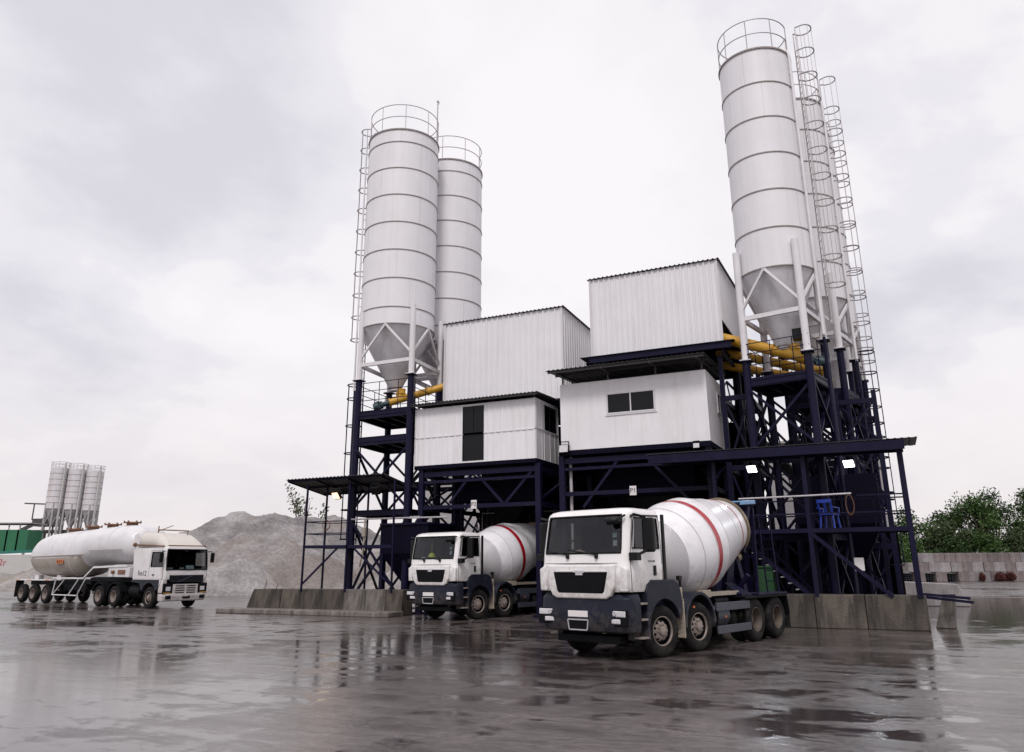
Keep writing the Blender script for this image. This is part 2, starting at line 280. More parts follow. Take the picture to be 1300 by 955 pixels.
# ---------------------------------------------------------------- ground
def groundmat():
    m=bpy.data.materials.new('wet_asphalt'); m.use_nodes=True; nt=m.node_tree; N=nt.nodes; L=nt.links; b=N['Principled BSDF']
    tc=N.new('ShaderNodeTexCoord')
    def nz(sc_,det=6,ro=.6,vec=None,dist=0):
        n=N.new('ShaderNodeTexNoise'); n.inputs['Scale'].default_value=sc_; n.inputs['Detail'].default_value=det; n.inputs['Roughness'].default_value=ro; n.inputs['Distortion'].default_value=dist
        L.new(vec or tc.outputs['Object'],n.inputs['Vector']); return n.outputs['Fac']
    def mr(v,a,b_,c,d,st='LINEAR'):
        n=N.new('ShaderNodeMapRange'); n.interpolation_type=st
        for k,x in zip(('From Min','From Max','To Min','To Max'),(a,b_,c,d)): n.inputs[k].default_value=x
        L.new(v,n.inputs['Value']); return n.outputs[0]
    def mth(op,a,b_):
        n=N.new('ShaderNodeMath'); n.operation=op
        for i,x in enumerate((a,b_)):
            if isinstance(x,(int,float)): n.inputs[i].default_value=x
            else: L.new(x,n.inputs[i])
        return n.outputs[0]
    # tyre tracks run across the yard: stretched noise
    mp=N.new('ShaderNodeMapping'); mp.inputs['Rotation'].default_value=(0,0,R(26)); mp.inputs['Scale'].default_value=(.2,1.,1); L.new(tc.outputs['Object'],mp.inputs['Vector'])
    track=nz(1.6,8,.68,mp.outputs[0],.5)
    mp2=N.new('ShaderNodeMapping'); mp2.inputs['Rotation'].default_value=(0,0,R(-38)); mp2.inputs['Scale'].default_value=(.12,1.3,1); L.new(tc.outputs['Object'],mp2.inputs['Vector'])
    track2=nz(1.3,7,.65,mp2.outputs[0],.3)
    big=nz(.16,5,.6,None,.3); mid=nz(1.1,9,.66,None,.5); fine=nz(8,6,.7); grit=nz(70,3,.6)
    # lower ground where the water stands: pools right of the plant and in the left foreground
    def pool(c,rad,amp):
        p=w2(*c); d=N.new('ShaderNodeVectorMath'); d.operation='DISTANCE'; L.new(tc.outputs['Object'],d.inputs[0]); d.inputs[1].default_value=(p.x,p.y,0); return mr(d.outputs['Value'],0,rad,amp,0,'SMOOTHSTEP')
    low=mth('ADD',pool((22,34),24,.12),mth('ADD',pool((-9,14),14,.05),pool((-3.5,22.5),6,.06)))
    wet=mth('ADD',mth('ADD',mth('MULTIPLY',big,.38),mth('MULTIPLY',mid,.36)),mth('ADD',mth('MULTIPLY',track,.22),mth('MULTIPLY',track2,.18)))
    wet=mth('ADD',wet,low)
    pud=mr(wet,.562,.618,0,1,'SMOOTHSTEP')
    rough=mth('ADD',mr(pud,0,1,.25,.03),mth('MULTIPLY',mth('SUBTRACT',mid,.5),.35))
    rough=mth('MAXIMUM',rough,.025)
    mx=N.new('ShaderNodeMix'); mx.data_type='RGBA'; L.new(mr(mth('ADD',mth('MULTIPLY',track,.4),mth('ADD',mth('MULTIPLY',mid,.35),mth('MULTIPLY',fine,.25))),.40,.60,0,1),mx.inputs['Factor'])
    mx.inputs['A'].default_value=(.042,.034,.032,1); mx.inputs['B'].default_value=(.175,.148,.145,1)
    m2=N.new('ShaderNodeMix'); m2.data_type='RGBA'; L.new(pud,m2.inputs['Factor']); L.new(mx.outputs['Result'],m2.inputs['A']); m2.inputs['B'].default_value=(.05,.04,.038,1)
    L.new(m2.outputs['Result'],b.inputs['Base Color']); L.new(rough,b.inputs['Roughness']); b.inputs['Specular IOR Level'].default_value=.75
    hh=mth('ADD',mth('MULTIPLY',track,.8),mth('ADD',mth('MULTIPLY',mid,.5),mth('ADD',mth('MULTIPLY',fine,.14),mth('MULTIPLY',grit,.05))))
    bp=N.new('ShaderNodeBump'); bp.inputs['Distance'].default_value=.05
    L.new(mr(pud,0,1,.62,.10),bp.inputs['Strength']); L.new(hh,bp.inputs['Height']); L.new(bp.outputs[0],b.inputs['Normal'])
    return m
g=MB(); g.add([(-900,-300,0),(900,-300,0),(900,1800,0),(-900,1800,0)],[(0,1,2,3)]); 
tag(g.build('ground',groundmat(),fixn=False),kind='structure')
# ================================================================ batching plant
def ladder(parent,x,y,z0,z1,m,face=0.,cage0=None,w=.42,cr=.36,name='ladder',hoopstep=1.2,base=(0,0,0)):
    """upright ladder; face = direction (deg) the cage bulges towards"""
    a=R(face); d=Vector((math.cos(a),math.sin(a),0)); s=Vector((-d.y,d.x,0)); c=Vector((x,y,0))-Vector(base)
    b=MB()
    for k in (-1,1): b.beam(c+s*k*w/2+Vector((0,0,z0)),c+s*k*w/2+Vector((0,0,z1)),.05,.035)
    z=z0+.2
    while z<z1-.9:
        b.tube([c-s*w/2+Vector((0,0,z)),c+s*w/2+Vector((0,0,z))],.013,5,cap=False); z+=.3
    o=b.build(name,m,parent)
    if cage0 is not None:
        g=MB(); z=cage0; top=z1+.05
        while True:
            pts=[c+s*w/2+Vector((0,0,z))]+[c+d*(cr+cr*math.sin(t))+s*cr*math.cos(t)+Vector((0,0,z)) for t in [R(-40+k*26) for k in range(11)]]+[c-s*w/2+Vector((0,0,z))]
            g.tube(pts,.03,5,cap=False)
            if z>=top-.01: break
            z=min(z+hoopstep,top)
            if top-z<.5: z=top
        for t in (R(-30),R(20),R(90),R(160),R(210)):
            p=c+d*(cr+cr*math.sin(t))+s*cr*math.cos(t); g.tube([p+Vector((0,0,cage0)),p+Vector((0,0,top))],.018,4,cap=False)
        g.build('safety_cage',m,o)
    return o
def silo(name,label,cu,cv,rad,z0,z1,legs,legtops,feet,outz,rings,group,rot=0,pipes=(),railtop=1.45,lad=None,cam=None):
    t=thing(name,label,'silo',(cu,cv,0),0,group)
    n=56
    b=MB(); b.lathe([(z0,rad),(z1,rad),(z1+.12,rad*.55),(z1+.2,.12)],n=n); b.build('shell',M['silo'],t,smooth=30)
    for z in rings:
        r=MB(); r.lathe([(z-.026,rad+.001),(z-.022,rad+.03),(z+.022,rad+.03),(z+.026,rad+.001)],n=n,cap=False); r.build('seam_ring',M['seam'],t,smooth=40)
    r=MB(); r.lathe([(z1-.06,rad+.001),(z1-.06,rad+.05),(z1+.01,rad+.05),(z1+.02,rad-.03)],n=n,cap=False); r.build('roof_rim',M['seam'],t,smooth=40)
    b=MB(); b.lathe([(outz,.24),(outz+.15,.24),(outz+.15,.32),(z0-.02,rad-.02)],n=48); b.build('cone',M['cone'],t,smooth=40)
    b=MB(); rn=random.Random(int(abs(cu*100)))
    for i_ in range(len(rings)):
        za=rings[i_]+.03; zb=(rings[i_+1] if i_+1<len(rings) else z1)-.03
        for k_ in range(3):
            a=rn.uniform(0,2.1)+k_*2.1; p=Vector((math.cos(a),math.sin(a),0))*(rad+.002); b.beam(p+Vector((0,0,za)),p+Vector((0,0,zb)),.014,.006,up=Vector((math.cos(a),math.sin(a),0)))
    b.build('plate_seam',M['plate_seam'],t)
    # roof rail
    b=MB(); a0,a1=rot+20,rot+20+330
    for z in (z1+.75,z1+railtop):
        b.tube([(rad*.98*math.cos(R(a0+(a1-a0)*k/48)),rad*.98*math.sin(R(a0+(a1-a0)*k/48)),z) for k in range(49)],.024,5)
    for k in range(9):
        a=R(a0+(a1-a0)*k/8); b.tube([(rad*.98*math.cos(a),rad*.98*math.sin(a),z1-.1),(rad*.98*math.cos(a),rad*.98*math.sin(a),z1+railtop)],.022,5)
    b.build('guard_rail',M['rail'],t)
    b=MB(); b.lathe([(z1+.1,.3),(z1+.75,.3),(z1+.8,.22)],c=(rad*.35,rad*.2,0),n=16); b.build('dust_filter',M['white_steel'],t,smooth=40)
    # legs
    k=len(legs)
    for (lx,ly),zt,zf in zip(legs,legtops,feet):
        g=MB(); p=Vector((lx-cu,ly-cv,0)); g.tube([p+Vector((0,0,zf)),p+Vector((0,0,zt))],.14,12); g.box(p+Vector((0,0,zf+.02)),(.42,.42,.035)); g.build('leg',M['white_steel'],t,smooth=40)
    # tie beams and V braces between legs
    for i in range(k):
        j=(i+1)%k; p=Vector((legs[i][0]-cu,legs[i][1]-cv,0)); q=Vector((legs[j][0]-cu,legs[j][1]-cv,0))
        zb=max(feet)+.75; mid=(p+q)/2
        g=MB(); g.beam(p+Vector((0,0,zb)),q+Vector((0,0,zb)),.12,.17); g.build('tie_beam',M['white_steel'],t)
        g=MB(); zt_=Vector((0,0,z0-.05)); mid=mid.normalized()*(rad+.04)
        g.beam(mid+Vector((0,0,z0-.05)),p+Vector((0,0,zb+.3)),.08,.1); g.build('brace',M['white_steel'],t)
        g=MB(); g.beam(mid+Vector((0,0,z0-.05)),q+Vector((0,0,zb+.3)),.08,.1); g.build('brace',M['white_steel'],t)
    for (px,py,za,zb,pr) in pipes:
        g=MB(); p=Vector((px-cu,py-cv,0)); q=Vector((px-cu,py-cv,0)).normalized()*rad*.9
        g.tube([p+Vector((0,0,za)),p+Vector((0,0,zb-.3)),p*.97+Vector((0,0,zb)),q*.8+Vector((0,0,zb+.12))],pr,8); 
        z=za+2
        while z<zb-1:
            if z>z0: g.beam(p+Vector((0,0,z)),q+Vector((0,0,z)),.05,.05)
            z+=2.4
        g.build('fill_pipe',M['white_steel'],t,smooth=50)
    if lad:
        x,y,za,zb,fc,c0=lad
        l=ladder(t,x,y,za,zb,M['rail'],fc,c0,base=(cu,cv,0))
    return t
def tower(name,label,cols,ztops,levels,braces,group=None,cr=.16,floors=(),rails=(),extra=None):
    cx=sum(c[0] for c in cols)/len(cols); cy=sum(c[1] for c in cols)/len(cols)
    t=thing(name,label,'steel frame',(cx,cy,0),0,group)
    P=[Vector((c[0]-cx,c[1]-cy,0)) for c in cols]; n=len(P)
    for p,z in zip(P,ztops):
        g=MB(); g.tube([p,p+Vector((0,0,z))],cr,14); g.box(p+Vector((0,0,z-.02)),(.46,.46,.04)); g.box(p+Vector((0,0,.03)),(.6,.6,.06)); g.build('column',M['blue'],t,smooth=40)
    for z in levels:
        for i in range(n):
            p,q=P[i],P[(i+1)%n]; d=(q-p).normalized()*cr
            g=MB(); g.ibeam(p+d+Vector((0,0,z)),q-d+Vector((0,0,z)),.24,.16); g.build('beam',M['blue'],t)
    for (za,zb) in braces:
        for i in range(n):
            p,q=P[i],P[(i+1)%n]
            g=MB(); g.beam(p+Vector((0,0,za)),q+Vector((0,0,zb)),.09,.09); g.build('brace',M['blue'],t)
            o=(p+q)/2; e=o.normalized()*.1
            g=MB(); g.beam(q+Vector((0,0,za))+e,p+Vector((0,0,zb))+e,.09,.09); g.build('brace',M['blue'],t)
    c=sum(P,Vector())/n
    for z in floors:
        g=MB(); q=[c+(p-c)*1.04 for p in P]; g.prism([(v.x,v.y) for v in q],z,z+.06,'z')
        for k in range(1,4):
            a=P[0].lerp(P[1],k/4);b_=P[3].lerp(P[2],k/4); g.beam(a+Vector((0,0,z-.12)),b_+Vector((0,0,z-.12)),.08,.2)
        for i in range(4):
            a,b_=P[i],P[(i+1)%4]; g.beam(a+Vector((0,0,z-.13)),b_+Vector((0,0,z-.13)),.1,.34)
        g.build('platform',M['blue'],t)
    for z in rails:
        g=MB(); q=[c+(p-c)*1.08 for p in P]
        for h in (.5,.95,1.35): g.tube([v+Vector((0,0,z+h)) for v in q],.02,5,closed=True)
        for i in range(4):
            for k in range(3):
                v=q[i].lerp(q[(i+1)%4],k/3+.1); g.tube([v+Vector((0,0,z)),v+Vector((0,0,z+1.35))],.02,5)
        g.build('railing',M['blue'],t)
    return t
# --- left pair of silos
LL=[(-22.05,29.4),(-19.1,29.4),(-19.35,32.4),(-22.35,32.4)]
sL='tall cement silos on blue steel towers'
SILO1=silo('cement_silo','front silo of the left pair, with a ladder up its left side',-21.05,31.0,1.85,13.2,23.8,LL,[14.0]*4,[10.55]*4,10.25,[13.2,14.05]+[14.05+1.5*k for k in range(1,7)],sL,rot=120,
     pipes=[(-22.75,29.95,10.2,23.9,.045),(-22.65,30.15,10.4,23.9,.04)],lad=(-22.75,30.5,10.5,24.9,180,13.0))
L2=[(x+.65,y+3.75) for x,y in LL]
silo('cement_silo','rear silo of the left pair, half hidden behind the front one',-20.35,34.75,1.85,13.2,23.8,L2,[14.0]*4,[10.55]*4,10.25,[13.2,14.05]+[14.05+1.5*k for k in range(1,7)],sL,rot=60)
sT='blue steel towers carrying the silos'
tL=tower('steel_tower','blue steel tower under the front left silo, with two platforms',LL,[10.55]*4,[4.3,8.9,7.65],[(4.5,7.3),(.4,4.0)],sT,floors=(8.95,7.7),rails=(9.0,))
ladder(tL,-22.75+0,30.5,3.0,10.6,M['blue'],180,3.2,base=(-20.7125,30.9,0),name='ladder',hoopstep=1.35)
g=MB()
for (x,y) in ((-22.6,29.85),(-22.5,30.15)): g.tube([(x+20.7125,y-30.9,.3),(x+20.7125,y-30.9,10.2)],.06,8)
g.build('fill_pipe',M['blue'],tL,smooth=50)
tower('steel_tower','blue steel tower under the rear left silo',L2,[10.55]*4,[3.2,5.9,8.6],[(3.3,5.8),(.3,3.1),(6,8.5)],sT,floors=(8.8,))
# --- right row of silos
a=R(25.3+12.2-25.3); u2=Vector((math.cos(R(12.2)),-math.sin(R(12.2)),0)); v2=Vector((math.sin(R(12.2)),math.cos(R(12.2)),0))
h=1.17; cA=Vector((-2.71,30.75,0)); cents=[cA,cA+v2*4.65,cA+v2*9.2-u2*.75]
def sq(c): return [tuple((c+u2*h*i+v2*h*j)[:2]) for i,j in ((-1,-1),(1,-1),(1,1),(-1,1))]
labs=['nearest silo of the right hand row, tallest in the picture','middle silo of the right hand row, mostly hidden behind the nearest','farthest silo of the right hand row, showing only as a sliver']
lads=[(-.95,31.3,11.0,24.5,15,12.6),(.13-.37,36.0,10.6,24.6,0,11.0),(.13-.33,40.2,10.6,24.6,0,11.4)]
tlabs=['blue steel tower under the nearest right silo, with railed platform','blue steel tower under the middle right silo','blue steel tower under the farthest right silo']
for i,c in enumerate(cents):
    q=sq(c); ft=[9.5,9.5,10.45,9.5] if i==0 else [10.6]*4
    p1=c+u2*1.56+v2*(-.2); p2=c+u2*1.72+v2*.5
    silo('cement_silo',labs[i],c.x,c.y,1.48,13.0,22.8,q,[14.0]*4,ft,10.0,[13.0+1.63*k for k in range(6)],sL,rot=0,
         pipes=[(p1.x,p1.y,10.2,22.9,.06)] if i<2 else [],lad=lads[i])
    t=tower('steel_tower',tlabs[i],q,ft,[5.9,2.9,8.6],[(6.1,8.4),(3.1,5.7),(.3,2.8)],sT,cr=.15,floors=((8.75,) if i==0 else (8.9,)),rails=((8.8,) if i==0 else ()))
    cx=sum(x for x,_ in q)/4; cy=sum(y for _,y in q)/4
    lx,ly,_,_,fc,_=lads[i]
    if i: ladder(t,lx,ly,1.6,10.8,M['blue'],fc,1.9,base=(cx,cy,0),hoopstep=1.45)
    g=MB()
    g.tube([(p1.x-cx,p1.y-cy,.2),(p1.x-cx,p1.y-cy,10.3)],.06,8)
    g.build('fill_pipe',M['blue'],t,smooth=50)
# yellow screw augers
def auger(label,p,q,neck,r=.17,motor=True,grp='yellow screw augers'):
    p=Vector(p);q=Vector(q); t=thing('screw_auger',label,'screw auger',tuple(p),0,grp)
    d=(q-p); n=d.normalized()
    g=MB(); g.tube([Vector(),d],r,16)
    for k in (.02,.35,.68,.98): c=d*k; g.lathe([(-.03,r+.05),(.03,r+.05)],c=c,ax=n,n=16)
    g.build('tube',M['yellow'],t,smooth=40)
    if neck:
        g=MB(); c=n*.55; top=Vector(neck)-p; g.tube([c,c+Vector((0,0,.3)),top-Vector((0,0,.35)),top],[r*.9,r*.9,r*1.0,r*1.15],14); g.lathe([(-.16,.05),(-.12,.2),(.02,.26),(.14,.2),(.17,.05)],c=(c+top)/2,ax=(0,0,1),n=16); g.build('inlet_neck',M['yellow'],t,smooth=45)
    if motor:
        g=MB(); g.lathe([(-.75,.16),(-.3,.19),(-.28,.12),(-.02,.12),(0,r+.05)],ax=n,n=14)
        g.box(n*-.5+Vector((0,0,.02)),(.34,.3,.3)); g.build('drive_motor',mat('motor_green',(.03,.06,.07),.5) if 'motor_green' not in bpy.data.materials else bpy.data.materials['motor_green'],t,smooth=40)
    return t
auger('yellow auger rising from the left silo cone to the left shed',(-20.85,30.2,9.5),(-18.7,31.9,10.45),(-20.5,30.75,10.25))
auger('thickest yellow auger from the nearest right silo cone to the right shed',(-1.9,30.6,9.55),(-5.5,31.35,11.1),(-2.4,30.8,10.2),r=.22)
auger('yellow auger second from the front under the right silos',(-1.5,32.6,9.4),(-5.6,32.3,10.7),(-2.3,32.9,10.2),r=.18,motor=False)
auger('rearmost yellow auger under the right silos',(-1.3,34.3,9.3),(-5.8,33.4,10.4),(-1.9,34.9,10.1),r=.18,motor=False)
g=MB(); g.box((0,0,0),(.62,.4,.4)); b0=g.build('motor_box',M['black']); b0.location=(-2.0,29.95,10.35); tag(b0,'dark gearbox case beside the yellow neck under the nearest right silo','gearbox')
bm_=g  # small pale face of the gearbox
# --- cabins -------------------------------------------------------------
def framed_cabin():
    x0,x1,y0,y1,z0,z1=-18.85,-12.85,29.5,32.0,6.28,8.86
    ox,oy=-15.85,30.75; t=thing('control_cabin','lower white cabin beside the left silos, with a tall two part dark window','cabin',(ox,oy,0))
    X=lambda v:v-ox; Y=lambda v:v-oy
    W0,W1=-16.38,-15.33; zm=7.52
    g=MB(); T=.06
    # front wall around the window strip
    for a,b in ((x0,W0),(W1,x1)):
        for c,d in ((z0,zm-.02),(zm+.02,z1)):
            g.sheet((X(a),Y(y0),c),(X(b),Y(y0),c),(0,0,d-c),.018,.32)
        g.span((X(a),Y(y0)+.02,z0),(X(b),Y(y0)+T,z1))
    g.span((X(W0),Y(y0),z0),(X(W1),Y(y0)+T,z0+.08)); g.span((X(W0),Y(y0),z1-.1),(X(W1),Y(y0)+T,z1))
    # other walls, floor, ceiling
    g.span((X(x0),Y(y0)+T,z0),(X(x0)+T,Y(y1),z1)); g.span((X(x0),Y(y1)-T,z0),(X(x1),Y(y1),z1))
    S0,S1,s0,s1=30.35,31.75,7.6,8.72
    g.span((X(x1)-T,Y(y0)+T,z0),(X(x1),Y(y1)-T,s0)); g.span((X(x1)-T,Y(y0)+T,s1),(X(x1),Y(y1)-T,z1))
    g.span((X(x1)-T,Y(y0)+T,s0),(X(x1),Y(S0),s1)); g.span((X(x1)-T,Y(S1),s0),(X(x1),Y(y1)-T,s1))
    g.span((X(x0)+T,Y(y0)+T,z1-.06),(X(x1)-T,Y(y1)-T,z1-.02))
    g.build('wall',M['cabinwall'],t)
    g=MB(); g.span((X(x0),Y(y0),z0-.16),(X(x1),Y(y1),z0-.005)); g.build('floor_slab',M['bluedark'],t)
    # trim rails on the front
    tr=MB()
    for a,b in ((x0,W0),(W1,x1)): tr.span((X(a),Y(y0)-.03,zm-.02),(X(b),Y(y0)-.002,zm+.02))
    for a in (x0,x1-.05): tr.span((X(a),Y(y0)-.03,z0),(X(a)+.05,Y(y0)-.002,z1))
    for a in (29.5,30.1,30.35,31.0,31.55,31.95): tr.span((X(x1)+.002,Y(a),z0),(X(x1)+.025,Y(a)+.04,s0 if 30.35<a<31.7 else z1))
    tr.span((X(x1)+.002,Y(y0),s0-.06),(X(x1)+.03,Y(y1),s0-.01))
    tr.build('wall_trim',M['frame_white'],t)
    for (a,b,c,d,my) in ((W0,W1,zm+.05,z1-.1,True),(W0,W1,z0+.08,zm-.04,False)):
        fr=MB(); k=.035
        fr.span((X(a),Y(y0)-.02,c),(X(b),Y(y0)+.03,c+k)); fr.span((X(a),Y(y0)-.02,d-k),(X(b),Y(y0)+.03,d)); fr.span((X(a),Y(y0)-.02,c+k),(X(a)+k,Y(y0)+.03,d-k)); fr.span((X(b)-k,Y(y0)-.02,c+k),(X(b),Y(y0)+.03,d-k))
        if my: fr.span((X((a+b)/2)-.02,Y(y0)-.015,c+k),(X((a+b)/2)+.02,Y(y0)+.025,d-k))
        o=fr.build('window',M['black'] if my else M['black'],t)
        gl=MB(); gl.span((X(a)+k,Y(y0)+.005,c+k),(X(b)-k,Y(y0)+.012,d-k)); gl.build('pane',M['glass'],o)
    g=MB(); g.span((X(x1)-.03,Y(S0),s0),(X(x1)-.02,Y(S1),s1)); o=g.build('window',M['glass'],t)
    g=MB(); g.span((X(x1)-.02,Y((S0+S1)/2)-.02,s0),(X(x1)+.01,Y((S0+S1)/2)+.02,s1)); g.span((X(x1)-.02,Y(S0),s0),(X(x1)+.012,Y(S0)+.04,s1)); g.span((X(x1)-.02,Y(S1)-.04,s0),(X(x1)+.012,Y(S1),s1)); g.build('frame',M['black'],o)
    # lean-to roof on short posts
    g=MB(); g.sheet((X(-18.95),Y(29.1),9.02),(X(-12.6),Y(29.1),9.02),(0,3.0,.10),.03,.18); g.build('roof',M['roof'],t,solid=.012)
    g=MB()
    for x in (-18.7,-16.9,-14.9,-12.95):
        for y in (29.55,31.9): g.beam((X(x),Y(y),z1),(X(x),Y(y),9.03),.05)
    g.span((X(-18.9),Y(29.18),8.93),(X(-12.65),Y(29.23),9.0)); g.build('roof_post',M['roof'],t)
    return t
framed_cabin()
def office_cabin():
    x0,x1,y0,y1,z0,z1=-11.72,-5.62,29.5,33.6,6.5,9.28
    ox,oy=-8.67,31.55; t=thing('control_cabin','larger smooth white cabin under the right shed, with a wide two pane window','cabin',(ox,oy,0))
    X=lambda v:v-ox; Y=lambda v:v-oy; T=.07
    a,b,c,d=-9.70,-7.66,7.83,8.72
    g=MB()
    g.span((X(x0),Y(y0),z0),(X(x1),Y(y0)+T,c)); g.span((X(x0),Y(y0),d),(X(x1),Y(y0)+T,z1)); g.span((X(x0),Y(y0),c),(X(a),Y(y0)+T,d)); g.span((X(b),Y(y0),c),(X(x1),Y(y0)+T,d))
    g.span((X(x0),Y(y0)+T,z0),(X(x0)+T,Y(y1),z1)); g.span((X(x0)+T,Y(y1)-T,z0),(X(x1)-T,Y(y1),z1))
    S0,S1,s0,s1=31.5,32.6,7.95,8.75
    g.span((X(x1)-T,Y(y0)+T,z0),(X(x1),Y(y1),s0)); g.span((X(x1)-T,Y(y0)+T,s1),(X(x1),Y(y1),z1)); g.span((X(x1)-T,Y(y0)+T,s0),(X(x1),Y(S0),s1)); g.span((X(x1)-T,Y(S1),s0),(X(x1),Y(y1),s1))
    g.span((X(x0)+T,Y(y0)+T,z1-.05),(X(x1)-T,Y(y1)-T,z1-.01))
    g.build('wall',M['cabinwall'],t)
    g=MB(); g.span((X(x0),Y(y0),z0-.2),(X(x1),Y(y1),z0-.005)); g.build('floor_slab',M['bluedark'],t)
    def win(a,b,c,d,front=True):
        k=.07; fr=MB()
        if front:
            P=lambda x,z,dx,dz:fr.span((X(x),Y(y0)-.035,z),(X(x)+dx,Y(y0)+.03,z+dz))
        else:
            P=lambda x,z,dx,dz:fr.span((X(x1)-.03,Y(x),z),(X(x1)+.035,Y(x)+dx,z+dz))
        P(a,c,b-a,k); P(a,d-k,b-a,k); P(a,c+k,k,d-c-2*k); P(b-k,c+k,k,d-c-2*k); P((a+b)/2-.025,c+k,.05,d-c-2*k); P(a-.05,c-.06,b-a+.1,.055)
        o=fr.build('window',M['frame_white'],t,bevel=.008)
        gl=MB()
        if front: gl.span((X(a)+k,Y(y0)+.0,c+k),(X(b)-k,Y(y0)+.008,d-k))
        else: gl.span((X(x1)-.008,Y(a)+k,c+k),(X(x1),Y(b)-k,d-k))
        gl.build('pane',M['glass'],o)
    win(a,b,c,d); win(S0,S1,s0,s1,False)
    g=MB(); g.sheet((X(-12.0),Y(28.6),9.72),(X(-5.45),Y(28.6),9.72),(0,4.9,.25),.03,.2); g.build('roof',M['roof'],t,solid=.012)
    g=MB()
    for y in (28.75,29.6,31.5,33.4): g.beam((X(-11.95),Y(y),9.66+(y-28.6)*.05),(X(-5.5),Y(y),9.66+(y-28.6)*.05),.06,.09)
    for x in (-11.6,-9.6,-7.6,-5.75): g.beam((X(x),Y(28.65),9.62),(X(x),Y(33.5),9.86),.05,.07); g.beam((X(x),Y(29.55),z1),(X(x),Y(29.55),9.62),.06)
    g.build('roof_frame',M['roof'],t)
    return t
office_cabin()
# --- upper corrugated sheds ----------------------------------------------
def shed(label,x0,x1,y0,y1,z0,zf,zb,pitch,opening=False):
    ox,oy=(x0+x1)/2,(y0+y1)/2; t=thing('corrugated_shed',label,'shed',(ox,oy,0)); X=lambda v:v-ox; Y=lambda v:v-oy
    g=MB(); g.sheet((X(x0),Y(y0),z0),(X(x1),Y(y0),z0),(0,0,zf-z0),.04,pitch); g.build('front_wall',M['wall'],t,solid=.01)
    # side walls are trapezoids: build ribs column by column
    def side(xx,sgn,name,zlow=lambda y:z0):
        g=MB(); n=round((y1-y0)/pitch); w_=(y1-y0)/n; pts=[]
        for i in range(n):
            for (fq,hh) in ((0,0),(.55,0),(.65,1),(.9,1)): pts.append(((i+fq)*w_,hh*.04))
        pts.append((y1-y0,0)); vs=[]
        for (q,hh) in pts: vs.append((X(xx)+sgn*hh,Y(y0)+q,zlow(y0+q)))
        for (q,hh) in pts: vs.append((X(xx)+sgn*hh,Y(y0)+q,zf+(zb-zf)*q/(y1-y0)))
        k=len(pts); g.add(vs,[(i,i+1,i+1+k,i+k) for i in range(k-1)]); g.build(name,M['wall'],t,solid=.01)
    side(x0,-1,'side_wall'); side(x1,1,'side_wall',(lambda y:z0+(.95)) if opening else (lambda y:z0))
    g=MB(); g.sheet((X(x1),Y(y1),z0),(X(x0),Y(y1),z0),(0,0,zb-z0),.04,pitch); g.build('rear_wall',M['wall'],t,solid=.01)
    g=MB(); sl=(zb-zf)/(y1-y0); g.sheet((X(x0-.1),Y(y0-.12),zf+.02),(X(x1+.12),Y(y0-.12),zf+.02),(0,y1-y0+.25,sl*(y1-y0+.25)),.035,.2); g.build('roof',M['roof'],t,solid=.012)
    g=MB(); g.span((X(x0)+.03,Y(y0)+.03,z0),(X(x1)-.03,Y(y1)-.03,z0+.05)); g.build('floor',M['bluedark'],t)
    g=MB()
    for (x,y,s) in ((x0,y0,1),(x1,y0,-1)): g.span((X(x)-.03*s,Y(y)-.06,z0),(X(x)+.06*s,Y(y)-.045,zf))
    g.build('corner_flashing',M['frame_white'],t)
    return t
shed('upper left corrugated white shed behind the lower cabin',-18.6,-12.35,31.6,36.4,9.2,13.5,13.35,.3)
shed('upper right corrugated white shed, highest of the two beside the right silos',-10.75,-5.08,31.0,36.3,10.75,14.33,14.5,.25,True)
# platform frame under the right shed
t=thing('shed_platform','dark blue beam platform under the upper right shed','platform',(-8,33,0))
g=MB()
for y in (30.6,32.4,34.2,36.2): g.ibeam((-2.75,y-33,10.5),(3.3,y-33,10.5),.3,.18)
for x in (-2.9,-1.5,0,1.5,2.9): g.ibeam((x,-2.35,10.3),(x,3.3,10.3),.22,.14)
g.build('beam',M['blue'],t)
g=MB(); g.span((-3.2,-2.3,10.66),(3.4,3.2,10.70)); g.build('deck',M['bluedark'],t)
for x in (-2.9,2.9):
    for y in (.9,3.1):
        g=MB(); g.tube([(x,y,0),(x,y,10.2)],.14,12); g.build('column',M['blue'],t,smooth=40)
for x in (-2.9,2.9):
    for a_,b_ in ((.9,3.1),(3.1,.9)): g=MB(); g.beam((x,a_,7),(x,b_,10),.08); g.build('brace',M['blue'],t)
t=thing('shed_platform','dark blue beam frame under the upper left shed','platform',(-15.5,34,0))
g=MB()
for y in (31.8,34,36.2): g.ibeam((-3.2,y-34,9.0),(3.2,y-34,9.0),.3,.18)
g.build('beam',M['blue'],t)
for x in (-2.9,2.9):
    for y in (-1.6,2.1):
        g=MB(); g.tube([(x,y,0),(x,y,9.0)],.13,12); g.build('column',M['blue'],t,smooth=40)
